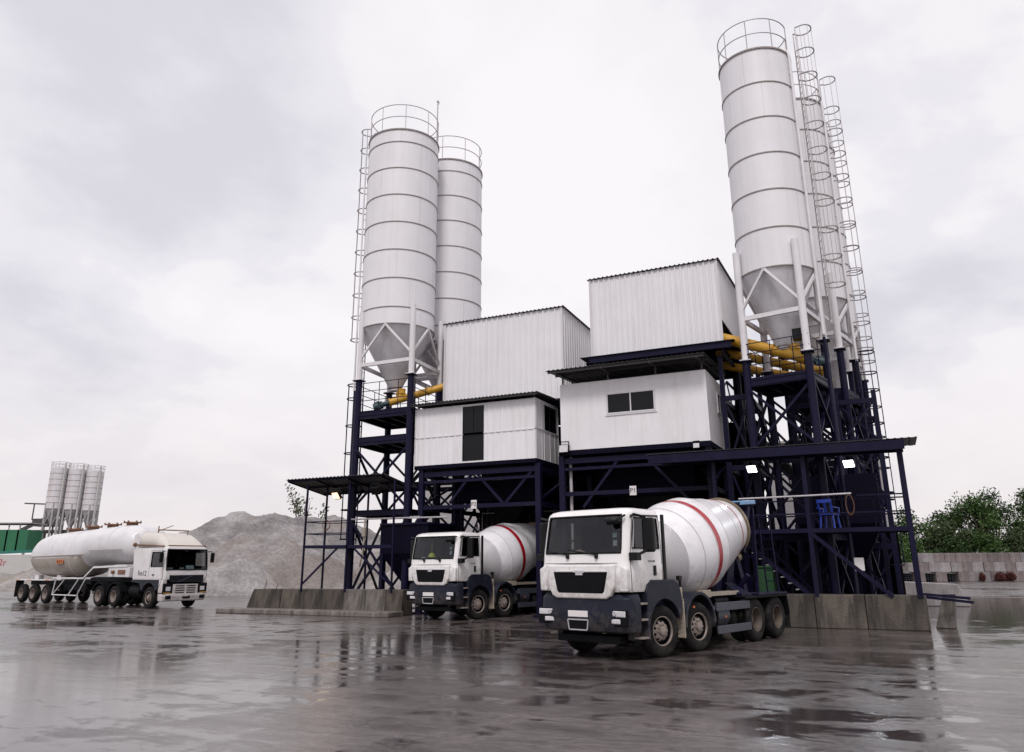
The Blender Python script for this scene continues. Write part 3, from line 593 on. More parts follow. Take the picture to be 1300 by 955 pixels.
# --- loading bay frames (portal under each cabin) --------------------------
def bay(label,x0,x1,y0,y1,ztop,zmid,vee,extra_back=None):
    ox,oy=(x0+x1)/2,(y0+y1)/2; t=thing('loading_frame',label,'steel frame',(ox,oy,0),0,'blue steel frames over the loading bays'); X=lambda v:v-ox; Y=lambda v:v-oy
    for x in (x0,x1):
        for y in (y0,(y0+y1)/2+.4,y1):
            g=MB(); g.ibeam
            g.box((X(x),Y(y),ztop/2),(.24,.24,ztop)); g.box((X(x),Y(y),.04),(.45,.45,.08)); g.build('column',M['blue'],t,bevel=.015)
    for y in (y0,y1):
        for z,hh in ((ztop-.22,.22),(ztop-.55,.12),(zmid,.16)):
            g=MB(); g.span((X(x0)+.13,Y(y)-.07,z-hh/2),(X(x1)-.13,Y(y)+.07,z+hh/2)); g.build('beam',M['blue'],t)
        for (a,za,b,zb) in vee:
            g=MB(); g.beam((X(a),Y(y),za),(X(b),Y(y),zb),.09,.11); g.build('brace',M['blue'],t)
    for x in (x0,x1):
        for z in (ztop-.22,zmid):
            g=MB(); g.span((X(x)-.07,Y(y0)+.13,z-.1),(X(x)+.07,Y(y1)-.13,z+.1)); g.build('beam',M['blue'],t)
        g=MB(); g.beam((X(x),Y(y0),zmid+.1),(X(x),Y((y0+y1)/2+.4),ztop-.3),.09); g.build('brace',M['blue'],t)
        g=MB(); g.beam((X(x),Y(y1),zmid+.1),(X(x),Y((y0+y1)/2+.4),ztop-.3),.09); g.build('brace',M['blue'],t)
    return t
bay('blue portal frame over the left loading bay',-18.55,-12.86,29.72,35.6,6.1,4.44,[(-15.95,5.9,-17.1,4.6),(-15.85,5.9,-14.5,4.5),(-13.1,5.85,-14.4,4.5)])
bay('blue portal frame over the right loading bay',-11.78,-5.75,29.72,35.6,6.3,4.75,[(-9.35,6.05,-10.9,4.2),(-8.2,6.05,-6.6,4.3)])
# mixers, hoppers and added dark sheets inside the bays
def mixer(label,cx,cy):
    t=thing('concrete_mixer',label,'mixer',(cx,cy,0),0,'mixers above the loading bays')
    g=MB(); g.box((0,0,5.35),(4.2,2.6,1.2)); g.build('mixing_tank',M['bluedark'],t,bevel=.1)
    g=MB(); v=[(-1.1,-.9,4.75),(1.1,-.9,4.75),(1.1,.9,4.75),(-1.1,.9,4.75),(-.35,-.35,3.95),(.35,-.35,3.95),(.35,.35,3.95),(-.35,.35,3.95)]; g.add(v,[(0,1,2,3),(4,5,6,7),(0,1,5,4),(1,2,6,5),(2,3,7,6),(3,0,4,7)]); g.build('discharge_chute',M['black'],t)
    g=MB(); g.lathe([(-.5,.3),(.5,.3)],c=(2.3,0,5.4),ax=(1,0,0),n=16); g.lathe([(-.5,.3),(.5,.3)],c=(-2.3,.4,5.4),ax=(1,0,0),n=16); g.build('drive_motor',M['chassis'],t,smooth=40)
mixer('dark mixer tank above the left truck',-15.7,33.2)
mixer('dark mixer tank above the right truck',-8.9,33.2)
def blackout(label,p,q,z0,z1,m=None):  # dark sheets added to keep the bays and the gaps beside them black
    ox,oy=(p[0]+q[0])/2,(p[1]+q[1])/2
    g=MB(); g.sheet((p[0]-ox,p[1]-oy,z0),(q[0]-ox,q[1]-oy,z0),(0,0,z1-z0),.035,.25); o=g.build('blackout_sheet',m or M['dark'],None,solid=.02); o.location=(ox,oy,0); tag(o,label,'wall'); return o
blackout('dark sheet added to black out the back of the left loading bay',(-19.2,37.4),(-12.2,37.4),0,9)
blackout('dark sheet added to black out the back of the right loading bay',(-12.0,37.4),(-6.6,37.4),0,10.3)
blackout('dark sheet added for blackness between the two loading bays',(-12.3,31.2),(-12.3,37.3),0,9.0)
blackout('dark sheet added for blackness on the right side of the right bay',(-5.2,33.6),(-5.2,37.3),0,10.3)
blackout('low dark sheet added to close light gaps behind the right silo towers',(-5.0,38.4),(.4,38.4),0,3.3)
blackout('tall dark sheet added to close light gaps behind the small ladder left of the right silos',(-6.6,37.5),(-4.9,37.5),0,8.5)
# brown curtain frame inside the left bay
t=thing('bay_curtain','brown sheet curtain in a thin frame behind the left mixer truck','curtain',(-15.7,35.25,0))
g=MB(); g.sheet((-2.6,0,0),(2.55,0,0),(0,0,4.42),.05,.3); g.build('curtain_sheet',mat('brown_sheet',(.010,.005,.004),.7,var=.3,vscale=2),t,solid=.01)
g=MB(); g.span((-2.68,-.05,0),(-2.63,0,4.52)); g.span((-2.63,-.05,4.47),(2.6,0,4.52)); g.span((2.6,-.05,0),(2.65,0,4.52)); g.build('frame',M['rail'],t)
# bay number signs
def sign(txt,x,z,w_,h_,label):
    t=thing('bay_sign',label,'sign',(x,29.62,z),0,'bay number signs')
    g=MB(); g.box((0,0,0),(w_,.012,h_)); g.build('sign_plate',M['plate'],t)
    text('lettering',txt,.25,(0,-.009,0),(R(90),0,0),M['black'],t)
sign('P2',-15.86,4.5,.27,.36,'small white P2 sign on the left bay beam')
sign('P1',-8.79,4.77,.27,.36,'small white P1 sign on the right bay beam')
# pale fluorescent fittings and grey downpipe
for x,y,z,l,lab in ((-15.6,31.6,5.75,.8,'pale lamp batten in the roof of the left bay'),(-6.0,30.2,5.3,.0,None)):
    if lab: g=MB(); g.box((0,0,0),(l,.12,.1)); o=g.build('lamp_batten',M['plate'],None,bevel=.02); o.location=(x,y,z); tag(o,lab,'lamp')
g=MB(); g.tube([(0,0,0),(0,0,6.2)],.07,10); g.tube([(0,0,6.2),(0,.3,6.45)],.07,10); o=g.build('downpipe',M['grey_pipe'],None,smooth=40); o.location=(-11.5,29.95,0); tag(o,'grey downpipe beside the left column of the right bay','pipe')
# --- floodlights
def flood(label,x,y,z,m,yaw=0,s=1.,tilt=35):
    t=thing('floodlight',label,'floodlight',(x,y,z),R(yaw),'floodlights on the canopies and frames')
    rx=Matrix.Rotation(R(tilt),3,'X')
    g=MB(); g.box((0,.05*s,0),(.42*s,.14*s,.34*s),rx,); g.build('housing',M['black'],t,bevel=.02)
    g=MB(); g.box(rx@Vector((0,-.04*s,0)),(.37*s,.02,.29*s),rx); g.build('lens',m,t)
    if m in (M['lit_white'],M['lit_warm']):
        ld=bpy.data.lights.new('floodlight_lamp','SPOT'); ld.energy=90 if m==M['lit_white'] else 60; ld.color=(.85,.93,1) if m==M['lit_white'] else (1,.6,.3); ld.spot_size=R(130); ld.spot_blend=.6; ld.shadow_soft_size=.12
        lo=bpy.data.objects.new('floodlight_lamp',ld); COL.objects.link(lo); lo.parent=t; lo.location=rx@Vector((0,-.12,0)); lo.rotation_euler=(rx@Vector((0,-1,0))).to_track_quat('-Z','Y').to_euler()
    g=MB(); g.beam((-.2*s,.05,0),(-.2*s,.05,.3*s),.03); g.beam((.2*s,.05,0),(.2*s,.05,.3*s),.03); g.beam((-.2*s,.05,.3*s),(.2*s,.05,.3*s),.03); g.build('bracket',M['black'],t)
flood('warm glowing floodlight under the left canopy',-21.85,27.9,5.0,M['lit_warm'],-15)
flood('unlit floodlight under the middle of the left canopy',-19.8,27.9,5.12,M['black'])
flood('white glowing floodlight under the left end of the right canopy',-3.95,27.75,5.15,M['lit_white'],-15,.85)
flood('white glowing floodlight under the right half of the right canopy',-.85,27.75,5.15,M['lit_white'],-15,.85)
flood('unlit floodlight at the left foot of the right cabin',-11.55,29.35,6.55,M['lamp'],0,1.,-10)
flood('small unlit floodlight below the right end of the right cabin',-6.15,29.4,6.32,M['lamp'],0,.6,-10)
# --- canopies --------------------------------------------------------------
g=MB(); g.tube([(0,0,0),(0,0,2.6)],.03,6); g.tube([(0,0,2.4),(.12,0,2.55)],.02,5); g.lathe([(0,.07),(.12,.02)],c=(0,0,2.6),n=8); g.build('lightning_rod',M['rail'],SILO1).location=(1.75,.5,10.6+13.2)
t=thing('canopy','thin corrugated canopy on slim posts at the left barrier','canopy',(-21.2,28.6,0))
X=lambda v:v+21.2; Y=lambda v:v-28.6
g=MB(); g.sheet((X(-24.75),Y(27.85),5.82),(X(-19.35),Y(27.85),5.82),(0,2.95,-.45),.03,.2); g.build('roof',M['roof'],t,solid=.012)
g=MB()
for y in (27.95,29.2,30.6): g.beam((X(-24.7),Y(y),5.76-(y-27.85)*.15),(X(-19.4),Y(y),5.76-(y-27.85)*.15),.05,.07)
for x in (-24.6,-23.0,-21.3,-19.5): g.beam((X(x),Y(27.9),5.72),(X(x),Y(30.7),5.3),.05,.07)
g.build('rafter',M['bluedark'],t)
for (x,y) in ((-23.63,28.1),(-21.27,28.1),(-18.9,28.1),(-23.63,29.5),(-21.27,29.5)):
    g=MB(); g.box((X(x),Y(y),(.9+5.6)/2),(.07,.07,4.7)); g.build('post',M['blue'],t)
g=MB(); g.beam((X(-23.63),Y(28.1),2.82),(X(-18.9),Y(28.1),2.78),.07,.13); g.beam((X(-23.63),Y(29.5),2.82),(X(-18.9),Y(29.5),2.78),.07,.13); g.beam((X(-23.63),Y(28.1),2.82),(X(-23.63),Y(29.5),2.82),.07,.1); g.build('beam',M['blue'],t)
g=MB()
for z in (3.38,3.9):
    g.beam((X(-23.63),Y(28.1),z),(X(-21.3),Y(28.1),z),.04,.04); g.beam((X(-23.63),Y(29.5),z),(X(-21.3),Y(29.5),z),.04,.04); g.beam((X(-23.63),Y(28.1),z),(X(-23.63),Y(29.5),z),.04,.04)
g.build('railing',M['blue'],t)
for (a,b,c,d) in ((-23.6,1.25,-21.8,2.75),(-20.9,2.7,-18.95,1.2)):
    g=MB(); g.beam((X(a),Y(28.12),b),(X(c),Y(28.12),d),.06,.07); g.build('brace',M['blue'],t)
g=MB(); g.span((X(-23.6),Y(28.15),2.83),(X(-21.2),Y(29.45),2.87)); g.build('deck',M['bluedark'],t)
t=thing('canopy','long dark canopy along the right barrier with a railed deck below','canopy',(-3.2,28.6,0))
X=lambda v:v+3.2; Y=lambda v:v-28.6
g=MB(); g.sheet((X(-7.6),Y(27.5),5.84),(X(1.25),Y(27.5),5.84),(0,2.0,.0),.014,.2); g.build('roof',M['roof'],t,solid=.012)
g=MB()
for y in (27.58,28.5,29.4): g.span((X(-7.55),Y(y)-.05,5.5 if y<28 else 5.62),(X(.85),Y(y)+.05,5.8))
for x in (-7,-5.5,-4,-2.3,-.8,.65): g.beam((X(x),Y(27.55),5.7),(X(x),Y(29.4),5.7),.07,.14)
g.build('rafter',M['blue'],t)
for (x,y,w_) in ((.69,27.9,.16),(-2.3,27.9,.13),(-2.3,29.4,.12),(.69,29.4,.12),(-5.3,27.95,.12)):
    g=MB(); g.box((X(x),Y(y),(.0+5.62)/2 if y>28 or x<-3 else (.95+5.55)/2),(w_,w_,5.6 if y>28 or x<-3 else 4.6)); g.build('post',M['blue'],t)
g=MB(); g.span((X(-5.3),Y(27.85),2.96),(X(.7),Y(27.98),3.1)); g.span((X(-5.3),Y(29.35),2.96),(X(.7),Y(29.45),3.1)); g.span((X(.63),Y(27.98),2.96),(X(.75),Y(29.35),3.08)); g.build('beam',M['blue'],t)
g=MB(); g.span((X(-5.2),Y(28.0),3.06),(X(.6),Y(29.33),3.1)); g.build('deck',M['bluedark'],t)
g=MB()
for z in (3.58,4.12): 
    g.beam((X(-5.3),Y(27.9),z),(X(.7),Y(27.9),z),.045,.045) if z<4 else g.beam((X(-.75),Y(27.9),z),(X(.7),Y(27.9),z),.045,.045)
    g.beam((X(.7),Y(27.9),z),(X(.7),Y(29.4),z),.045,.045); g.beam((X(-5.3),Y(29.4),z),(X(.7),Y(29.4),z),.045,.045)
for x in (-4.3,-3.3,-1.3,-.3): g.beam((X(x),Y(29.4),3.1),(X(x),Y(29.4),4.12),.045)
g.build('railing',M['blue'],t)
g=MB(); g.beam((X(-2.25),Y(27.85),2.92),(X(-.08),Y(27.85),.98),.07,.12); g.build('brace',M['blue'],t)
g=MB(); g.beam((X(.7),Y(29.3),2.9),(X(.7),Y(27.95),1.05),.06,.08); g.build('brace',M['blue'],t)
# stair behind the right truck
t=thing('steel_stair','thin steel stair dropping behind the rear of the right truck','stair',(-3.4,28.5,0))
g=MB()
for y in (0,.75): g.beam((-1.4,y,2.95),(.85,y,.95),.04,.12)
g.build('stringer',M['blue'],t)
g=MB()
for k in range(10): g.box((-1.25+k*.22,.375,2.75-k*.2),(.24,.72,.03))
g.build('tread',M['rail'],t)
# pale water pipe, hose loops, blue chair
g=MB(); g.tube([(-3.6,0,0),(-1.5,0,.02),(0,0,.04)],.03,8); o=g.build('water_pipe',M['grey_pipe'],None,smooth=40); o.location=(-.9,27.8,4.14); tag(o,'pale horizontal water pipe above the blue chair','pipe')
g=MB(); g.tube([(-5.0,0,.02),(-2.0,0,0),(0,0,-.02)],.035,8); g.box((-1.6,0,.01),(.5,.1,.1)); o=g.build('water_pipe',M['grey_pipe'],None,smooth=40); o.location=(-16.9,29.15,4.0); tag(o,'pale horizontal water pipe over the blue hopper','pipe')
g=MB(); g.tube([(0,0,0),(.02,-.02,-.8),(-.06,0,-1.5),(-.18,0,-2.0)],.04,8); g.box((.02,-.05,-.55),(.16,.12,.32)); o=g.build('drop_hose',M['cream'],None,smooth=40); o.location=(-20.75,28.6,3.95); tag(o,'pale hose hanging down from the pipe under the left canopy','hose')
def hose(label,x,y,z,rx,rz):
    g=MB()
    g.tube([(rx*(1+.03*(i//24))*math.cos(2*PI*i/24),.012*(i/24),rz*(1+.02*(i//24))*math.sin(2*PI*i/24)-.02*(i//24)) for i in range(49)],.013,6)
    o=g.build('hose_coil',M['hose'],None,smooth=60); o.location=(x,y,z); tag(o,label,'hose','coiled brown hoses')
hose('brown hose loop hanging at the right end of the pale pipe',-.98,27.76,3.82,.12,.31)
hose('brown hose coil hung on the rail of the left canopy',-22.4,28.0,3.75,.2,.2)
def chair():
    t=thing('plastic_chair','bright blue plastic chair standing on the deck of the right canopy','chair',(-1.68,28.35,3.1),R(160))
    g=MB()
    for sx,sy in ((-1,-1),(1,-1),(-1,1),(1,1)):
        g2=MB(); g2.beam((sx*.24,sy*.22,0),(sx*.2,sy*.18,.44),.05,.04); g2.build('leg',M['chair'],t)
    g.box((0,0,.45),(.5,.48,.04)); g.build('seat',M['chair'],t,bevel=.02)
    g=MB(); 
    for x in (-.2,0,.2): g.beam((x,.2,.47),(x*1.1,.3,.86),.07,.025)
    g.beam((-.25,.3,.88),(.25,.3,.88),.035,.12); g.build('backrest',M['chair'],t,bevel=.01)
    for s in (-1,1):
        g=MB(); g.beam((s*.27,-.18,.66),(s*.27,.26,.68),.06,.03); g.beam((s*.26,-.18,.45),(s*.27,-.18,.66),.04); g.build('armrest',M['chair'],t)
chair()
# blue hopper at the left tower
t=thing('steel_hopper','dark blue hopper with tapering bottom in the foot of the left tower','hopper',(-18.95,30.2,0))
g=MB(); v=[]
for (x0_,x1_,y0_,y1_,z) in ((-1.25,1.15,-1.1,1.3,3.75),(-1.25,1.15,-1.1,1.3,2.5),(-.45,.45,-.4,.5,1.15)): v+=[(x0_,y0_,z),(x1_,y0_,z),(x1_,y1_,z),(x0_,y1_,z)]
g.add(v,[(8,9,10,11)]+[(i*4+k,i*4+(k+1)%4,i*4+4+(k+1)%4,i*4+4+k) for i in (0,1) for k in range(4)]); g.build('bin',M['bluedark'],t,solid=.03)
g=MB()
for k in range(4):
    p=[(-1.28,-1.13),(1.18,-1.13),(1.18,1.33),(-1.28,1.33)]; g.beam((*p[k],3.75),(*p[(k+1)%4],3.75),.1,.08)
g.build('rim',M['blue'],t)
for x in (-1.2,1.1):
    for y in (-1.05,1.25):
        g=MB(); g.box((x,y,1.25),(.12,.12,2.5)); g.build('leg',M['blue'],t)
# rear lattice conveyor and equipment giving the dense steelwork behind the right silos
def truss(label,p,q,w_,h_,name='conveyor_gallery'):
    p=Vector(p);q=Vector(q); t=thing(name,label,'conveyor',tuple(p)); d=q-p; l=d.length; n=d/l; s=n.cross(Vector((0,0,1))).normalized(); u_=s.cross(n)
    g=MB()
    for a in (-1,1):
        for b_ in (0,1): g.beam(s*a*w_/2+u_*b_*h_,d+s*a*w_/2+u_*b_*h_,.09)
    g.build('chord',M['blue'],t)
    g=MB(); k=max(2,int(l/h_))
    for i in range(k):
        for a in (-1,1):
            c=s*a*w_/2; A=n*(l*i/k); B=n*(l*(i+1)/k)
            g.beam(A+c,B+c+u_*h_,.05); g.beam(B+c,B+c+u_*h_,.05)
        g.beam(n*(l*i/k)-s*w_/2,n*(l*i/k)+s*w_/2,.05); g.beam(n*(l*i/k)-s*w_/2+u_*h_,n*(l*i/k)+s*w_/2+u_*h_,.05)
    g.build('lattice',M['blue'],t)
    g=MB(); g.add([s*-w_*.35+u_*.25,s*w_*.35+u_*.25,d+s*w_*.35+u_*.25,d-s*w_*.35+u_*.25],[(0,1,2,3)]); g.build('belt',M['black'],t,solid=.03)
    return t
truss('lattice conveyor gallery climbing behind the right silos to the right shed',(-1.5,46.5,3.0),(-7.0,37.8,9.8),1.1,1.0)
truss('lattice conveyor gallery rising behind the left tower',(-25.0,46.5,1.5),(-17.0,38.2,8.8),1.1,1.0)
def rack(label,xs,ys,zs,ht):
    ox,oy=xs[0],ys[0]; t=thing('support_frame',label,'steel frame',(ox,oy,0),0,'inner support frames')
    for x in xs:
        for y in ys:
            g=MB(); g.box((x-ox,y-oy,ht/2),(.18,.18,ht)); g.build('column',M['blue'],t)
    for z in zs:
        for y in ys: g=MB(); g.beam((0,y-oy,z),(xs[-1]-ox,y-oy,z),.12,.2); g.build('beam',M['blue'],t)
        for x in xs: g=MB(); g.beam((x-ox,0,z),(x-ox,ys[-1]-oy,z),.12,.2); g.build('beam',M['blue'],t)
    zz=[0]+list(zs)
    for y in ys:
        for i in range(len(zz)-1):
            for j in range(len(xs)-1):
                g=MB(); g.beam((xs[j]-ox,y-oy,zz[i]),(xs[j+1]-ox,y-oy,zz[i+1]),.07); g.build('brace',M['blue'],t)
                g=MB(); g.beam((xs[j+1]-ox,y-oy+.08,zz[i]),(xs[j]-ox,y-oy+.08,zz[i+1]),.07); g.build('brace',M['blue'],t)
    return t
rack('blue frame between the right bay and the nearest right silo',(-5.3,-4.3),(31.2,34.6),(2.8,5.6,8.4),10.2)
rack('blue frame behind the nearest right silo tower',(-2.9,-1.2,.2),(33.2,37.6),(2.6,4.4,6.6,8.2),8.6)
t=thing('aggregate_bin','dark blue aggregate bin low behind the right barrier','bin',(-1.6,33.0,0))
g=MB(); v=[]
for (a_,b_,z) in ((1.5,1.3,5.2),(1.5,1.3,3.4),(.5,.4,1.5)): v+=[(-a_,-b_,z),(a_,-b_,z),(a_,b_,z),(-a_,b_,z)]
g.add(v,[(0,1,2,3),(8,9,10,11)]+[(i*4+k,i*4+(k+1)%4,i*4+4+(k+1)%4,i*4+4+k) for i in (0,1) for k in range(4)]); g.build('bin_shell',M['bluedark'],t)
g=MB()
for k in range(4): g=MB(); g.box(((-1.5,1.5)[k%2]*.97,(-1.3,1.3)[k//2]*.97,1.7),(.15,.15,3.4)); g.build('leg',M['blue'],t)
g=MB(); g.box((0,0,.95),(.5,.9,1.8))
for k in (-.2,0,.2): g.box((k,-.46,.95),(.04,.03,1.6))
g.box((0,0,1.88),(.58,1.0,.06)); o=g.build('green_container',M['green'],None,bevel=.02); o.location=(-3.95,29.0,0); tag(o,'green steel box behind the rear of the right truck','container')
g=MB(); g.box((0,0,0),(.3,.08,.42)); o=g.build('meter_box',M['plate'],None,bevel=.02); o.location=(-.95,28.6,1.95); tag(o,'small pale meter box below the right deck','box')
g=MB(); g.span((-3.5,-2.5,0),(3.5,2.5,9.6)); g.span((-3.7,-2.7,9.6),(3.7,2.7,9.75)); o=g.build('grey_shed',M['fargrey'],None); o.location=(-3.2,56,0); tag(o,'plain light grey shed seen between the columns of the right silos','shed')
g=MB(); g.span((-3,-2,0),(3,2,9.2)); g.span((-3.2,-2.2,9.2),(3.2,2.2,9.35)); o=g.build('grey_shed',M['fargrey'],None); o.location=(-31.6,57,0); tag(o,'plain light grey shed seen behind the left loading bay columns','shed')
# --- concrete barriers -----------------------------------------------------
def barrier(xs,y,ztop,depth,labels,grp,ms):
    for i in range(len(xs)-1):
        a,b_=xs[i]+.008,xs[i+1]-.008; cx=(a+b_)/2; w_=(b_-a)/2; s=.1
        g=MB(); v=[(-w_,0,0),(w_,0,0),(w_,depth,0),(-w_,depth,0),(-w_,s,ztop),(w_,s,ztop),(w_,depth-s,ztop),(-w_,depth-s,ztop)]
        if i==0 and labels[0]=='L': v[4]=(-w_+.35,s,ztop-.02); v[7]=(-w_+.35,depth-s,ztop-.02)
        g.add(v,[(3,2,1,0),(4,5,6,7),(0,1,5,4),(1,2,6,5),(2,3,7,6),(3,0,4,7)])
        o=g.build('concrete_barrier',ms[i%len(ms)],None,bevel=.025); o.location=(cx,y+random.uniform(-.02,.02),0); o.rotation_euler=(0,0,R(random.uniform(-.4,.4))); tag(o,labels[i+1],'barrier',grp)
xs=[-27.0,-25.0,-23.9,-22.7,-21.5,-20.4,-19.35,-18.5]
barrier(xs,28.3,1.02,.9,['L','cracked end block with a sloping left side, leftmost of the left barrier','stained block of the left barrier beside the sloping end block','dark brown block below the second canopy post from the left','dark block of the left barrier, left of the pale ones','pale grey block of the left barrier just right of the dark ones','pale block of the left barrier with a white drip stain','rightmost block of the left barrier beside the truck'],'concrete blocks of the left barrier',[M['conc'],M['conc'],M['conc'],M['conc'],M['conc_b'],M['conc_b'],M['conc']])
barrier([-5.4,-3.9,-2.4,-.9,.85],27.75,1.02,.9,['R','block of the right barrier right behind the truck','block of the right barrier under the foot of the stair','block of the right barrier left of its end block','end block of the right barrier under the last canopy post'],'concrete blocks of the right barrier',[M['conc']])
g=MB(); g.prism([(-27.8,28.4),(-27.8,27.35),(-18.4,27.2),(-18.4,28.3)],0,.19,'z'); tag(g.build('kerb',M['conc_b'],None,bevel=.03),'low wet concrete kerb along the foot of the left barrier','kerb')
for (x,y,r) in ((-26.2,28.6,10),(-25.6,28.7,-14)):
    g=MB(); g.tube([(0,0,0),(.08*(1 if r>0 else 2),0,.2),(.02,0,.4)],.02,5); o=g.build('rebar_stub',M['rust'],None); o.location=(x,y,1.0); o.rotation_euler=(0,R(r),0); tag(o,'bent rebar stub on the barrier, '+('left one' if r>0 else 'right one'),'rebar','rebar stubs on the left barrier')
# loose things by the right barrier end
p=w2(19.6,37.5); g=MB(); g.prism([(-3.2,0),(2.6,0),(2.2,1.0),(-3.2,1.25)],-.6,.6,'y'); o=g.build('concrete_slab',M['block'],None,bevel=.04); o.location=(p.x-1.2,p.y+1.5,0); o.rotation_euler=(0,0,R(4)); tag(o,'pale broken concrete slab lying behind the right barrier','slab')
p=w2(13.75,25.9); g=MB(); g.prism([(-.3,0),(.22,0),(.34,.95),(0.02,.98)],-.3,.3,'y'); o=g.build('concrete_post_block',M['conc_b'],None,bevel=.03); o.location=(p.x,p.y,0); o.rotation_euler=(0,0,R(-10)); tag(o,'narrow leaning concrete block on the wet yard right of the barrier','block')
g=MB(); g.box((0,0,.03),(.34,.4,.06)); o=g.build('block_cap',M['black'],None); o.location=(p.x+.18,p.y,.96); tag(o,'dark cap on the narrow leaning block','cap')
g=MB(); g.beam((0,0,0),(1.3,.2,-.12),.06,.08); g.beam((.1,.3,-.1),(1.4,.5,-.25),.06,.08); o=g.build('steel_channel',M['blue'],None); o.location=(.75,28.2,1.05); tag(o,'blue steel channels sticking out over the end of the right barrier','steel bar')
# ================================================================ vehicles
def cab_loft(levels,ws,win,hw_edge=.17,skip=()):
    """levels: (z,xf,xb,hw,winF,winR,bow); ws=(i0,i1) windscreen level span; win=(i0,i1) side window span. returns shell MB, lining MB, glass MBs"""
    def outline(z,xf,xb,hw,wf,wr,bow,k=0.):
        xf-=k;xb+=k;hw-=k
        P=[(xf+bow,0),(xf+bow*.9,hw*.38),(xf+bow*.55,hw*.68),(xf,hw-hw_edge),(xf-.045,hw-.07),(xf-.13,hw-.012),(xf-.24,hw)]
        P+=[(wf,hw),((wf+wr)/2,hw+.004),(wr,hw),(xb+.1,hw),(xb+.02,hw-.03),(xb,hw-.12),(xb,0)]
        L_=[(x,y,z) for x,y in P]; Rr=[(x,-y,z) for x,y in P[1:-1]][::-1]
        return L_+Rr
    n=26; half=13
    def fcls(col):
        c=col if col<half else n-1-col
        return c
    sh=MB(); li=MB(); gw=MB(); gs=[MB(),MB()]
    for mb,k in ((sh,0.),(li,.035)):
        vs=[]
        for lv in levels: vs+=outline(*lv,k=k)
        fs=[]
        for i in range(len(levels)-1):
            for c in range(n):
                cc=fcls(c); f=(i*n+c,i*n+(c+1)%n,(i+1)*n+(c+1)%n,(i+1)*n+c)
                if ws[0]<=i<ws[1] and cc<=2: continue
                if win[0]<=i<win[1] and cc in (7,8): continue
                fs.append(f)
        fs.append(tuple(range(n))[::-1]); fs.append(tuple((len(levels)-1)*n+c for c in range(n)))
        mb.add(vs,fs)
    vs=[]
    for lv in levels: vs+=outline(*lv,k=.008)
    for i in range(len(levels)-1):
        for c in range(n):
            cc=fcls(c); q=[vs[i*n+c],vs[i*n+(c+1)%n],vs[(i+1)*n+(c+1)%n],vs[(i+1)*n+c]]
            if ws[0]<=i<ws[1] and cc<=2: gw.add(q,[(0,1,2,3)])
            if win[0]<=i<win[1] and cc in (7,8): gs[0 if c<half else 1].add(q,[(0,1,2,3)])
    return sh,li,gw,gs
def arc(cx,cz,r,a0,a1,n=14): return [(cx+r*math.cos(R(a0+(a1-a0)*k/n)),cz+r*math.sin(R(a0+(a1-a0)*k/n))) for k in range(n+1)]
def wheel(t,x,y,side,kind,r=.56,w_=.30,dual=False,rimmat=None,name='wheel'):
    """side=+1 left; kind 'steer' (raised hub) or 'drive' (deep dish)"""
    o=thing(name,None,None,(x,y,r)); del_keys(o); o.parent=t
    s=side
    def tyre(h0):
        g=MB(); n=72; k=r/.56; hw=w_/2
        prof=[(-hw*.93,.30),(-hw,.36),(-hw*1.03,.45),(-hw*.93,.515),(-hw*.72,.548),(-hw*.45,.557),(-hw*.42,.543),(-hw*.34,.543),(-hw*.31,.56),(-hw*.04,.56),(-hw*.02,.545),(hw*.04,.545),(hw*.06,.56),(hw*.31,.56),(hw*.34,.543),(hw*.42,.543),(hw*.45,.557),(hw*.72,.548),(hw*.93,.515),(hw*1.03,.45),(hw,.36),(hw*.93,.30)]
        vs=[]
        for j,(h,rr) in enumerate(prof):
            for i in range(n):
                a=2*PI*i/n; q=rr*k
                if j in (3,4,17,18) and i%2: q-=.014
                vs.append((q*math.cos(a),(h+h0)*s,q*math.sin(a)))
        g.add(vs,[(j*n+i,j*n+(i+1)%n,(j+1)*n+(i+1)%n,(j+1)*n+i) for j in range(len(prof)-1) for i in range(n)])
        return g
    g=tyre(0)
    if dual:
        g2=tyre(-.34); g.add(g2.v,g2.f)
    g.build('tyre',M['tyre'],o,smooth=40)
    g=MB(); k=r/.56; n=32
    if kind=='steer': prof=[(.148,.315),(.15,.30),(.11,.288),(-.02,.28),(-.02,.232),(.06,.228),(.085,.215),(.108,.185),(.112,.175),(.112,.105),(.17,.10),(.178,.085),(.18,.001)]
    else: prof=[(.148,.315),(.15,.30),(.11,.290),(-.04,.272),(-.10,.25),(-.125,.20),(-.13,.12),(-.05,.115),(.01,.10),(.02,.001)]
    if kind=='steer':
        P=[(h*s,q*k) for h,q in prof]; g.lathe(P[:3],ax=(0,1,0),n=n,cap=False); g.cur=1; g.lathe(P[2:6],ax=(0,1,0),n=n,cap=False); g.cur=0; g.lathe(P[5:],ax=(0,1,0),n=n,cap=False)  # black recess ring: shade of the gap around the disc put into the colour
    else: g.lathe([(h*s,q*k) for h,q in prof],ax=(0,1,0),n=n,cap=False)
    hb=.112 if kind=='steer' else -.126
    for i in range(10):
        a=2*PI*i/10; c=(.143*k*math.cos(a),hb*s,.143*k*math.sin(a)); g.lathe([(0,.021*k),(.035*s,.019*k)],c=c,ax=(0,1,0),n=6)
    g.cur=1  # black discs stand in for the shade inside open hand holes
    for i in range(10):
        a=2*PI*(i+.5)/10; rr=.202 if kind=='steer' else .225; hh=.098 if kind=='steer' else -.116
        c=(rr*k*math.cos(a),hh*s,rr*k*math.sin(a)); g.lathe([(-.02*s,.029*k),(.008*s,.027*k)],c=c,ax=(.35*math.cos(a) if kind=='steer' else 0,s,.35*math.sin(a) if kind=='steer' else 0),n=10)
    g.build('rim',[rimmat or M['rim'],M['chassis']],o,smooth=35)
    return o
def del_keys(o):
    for k in list(o.keys()): del o[k]
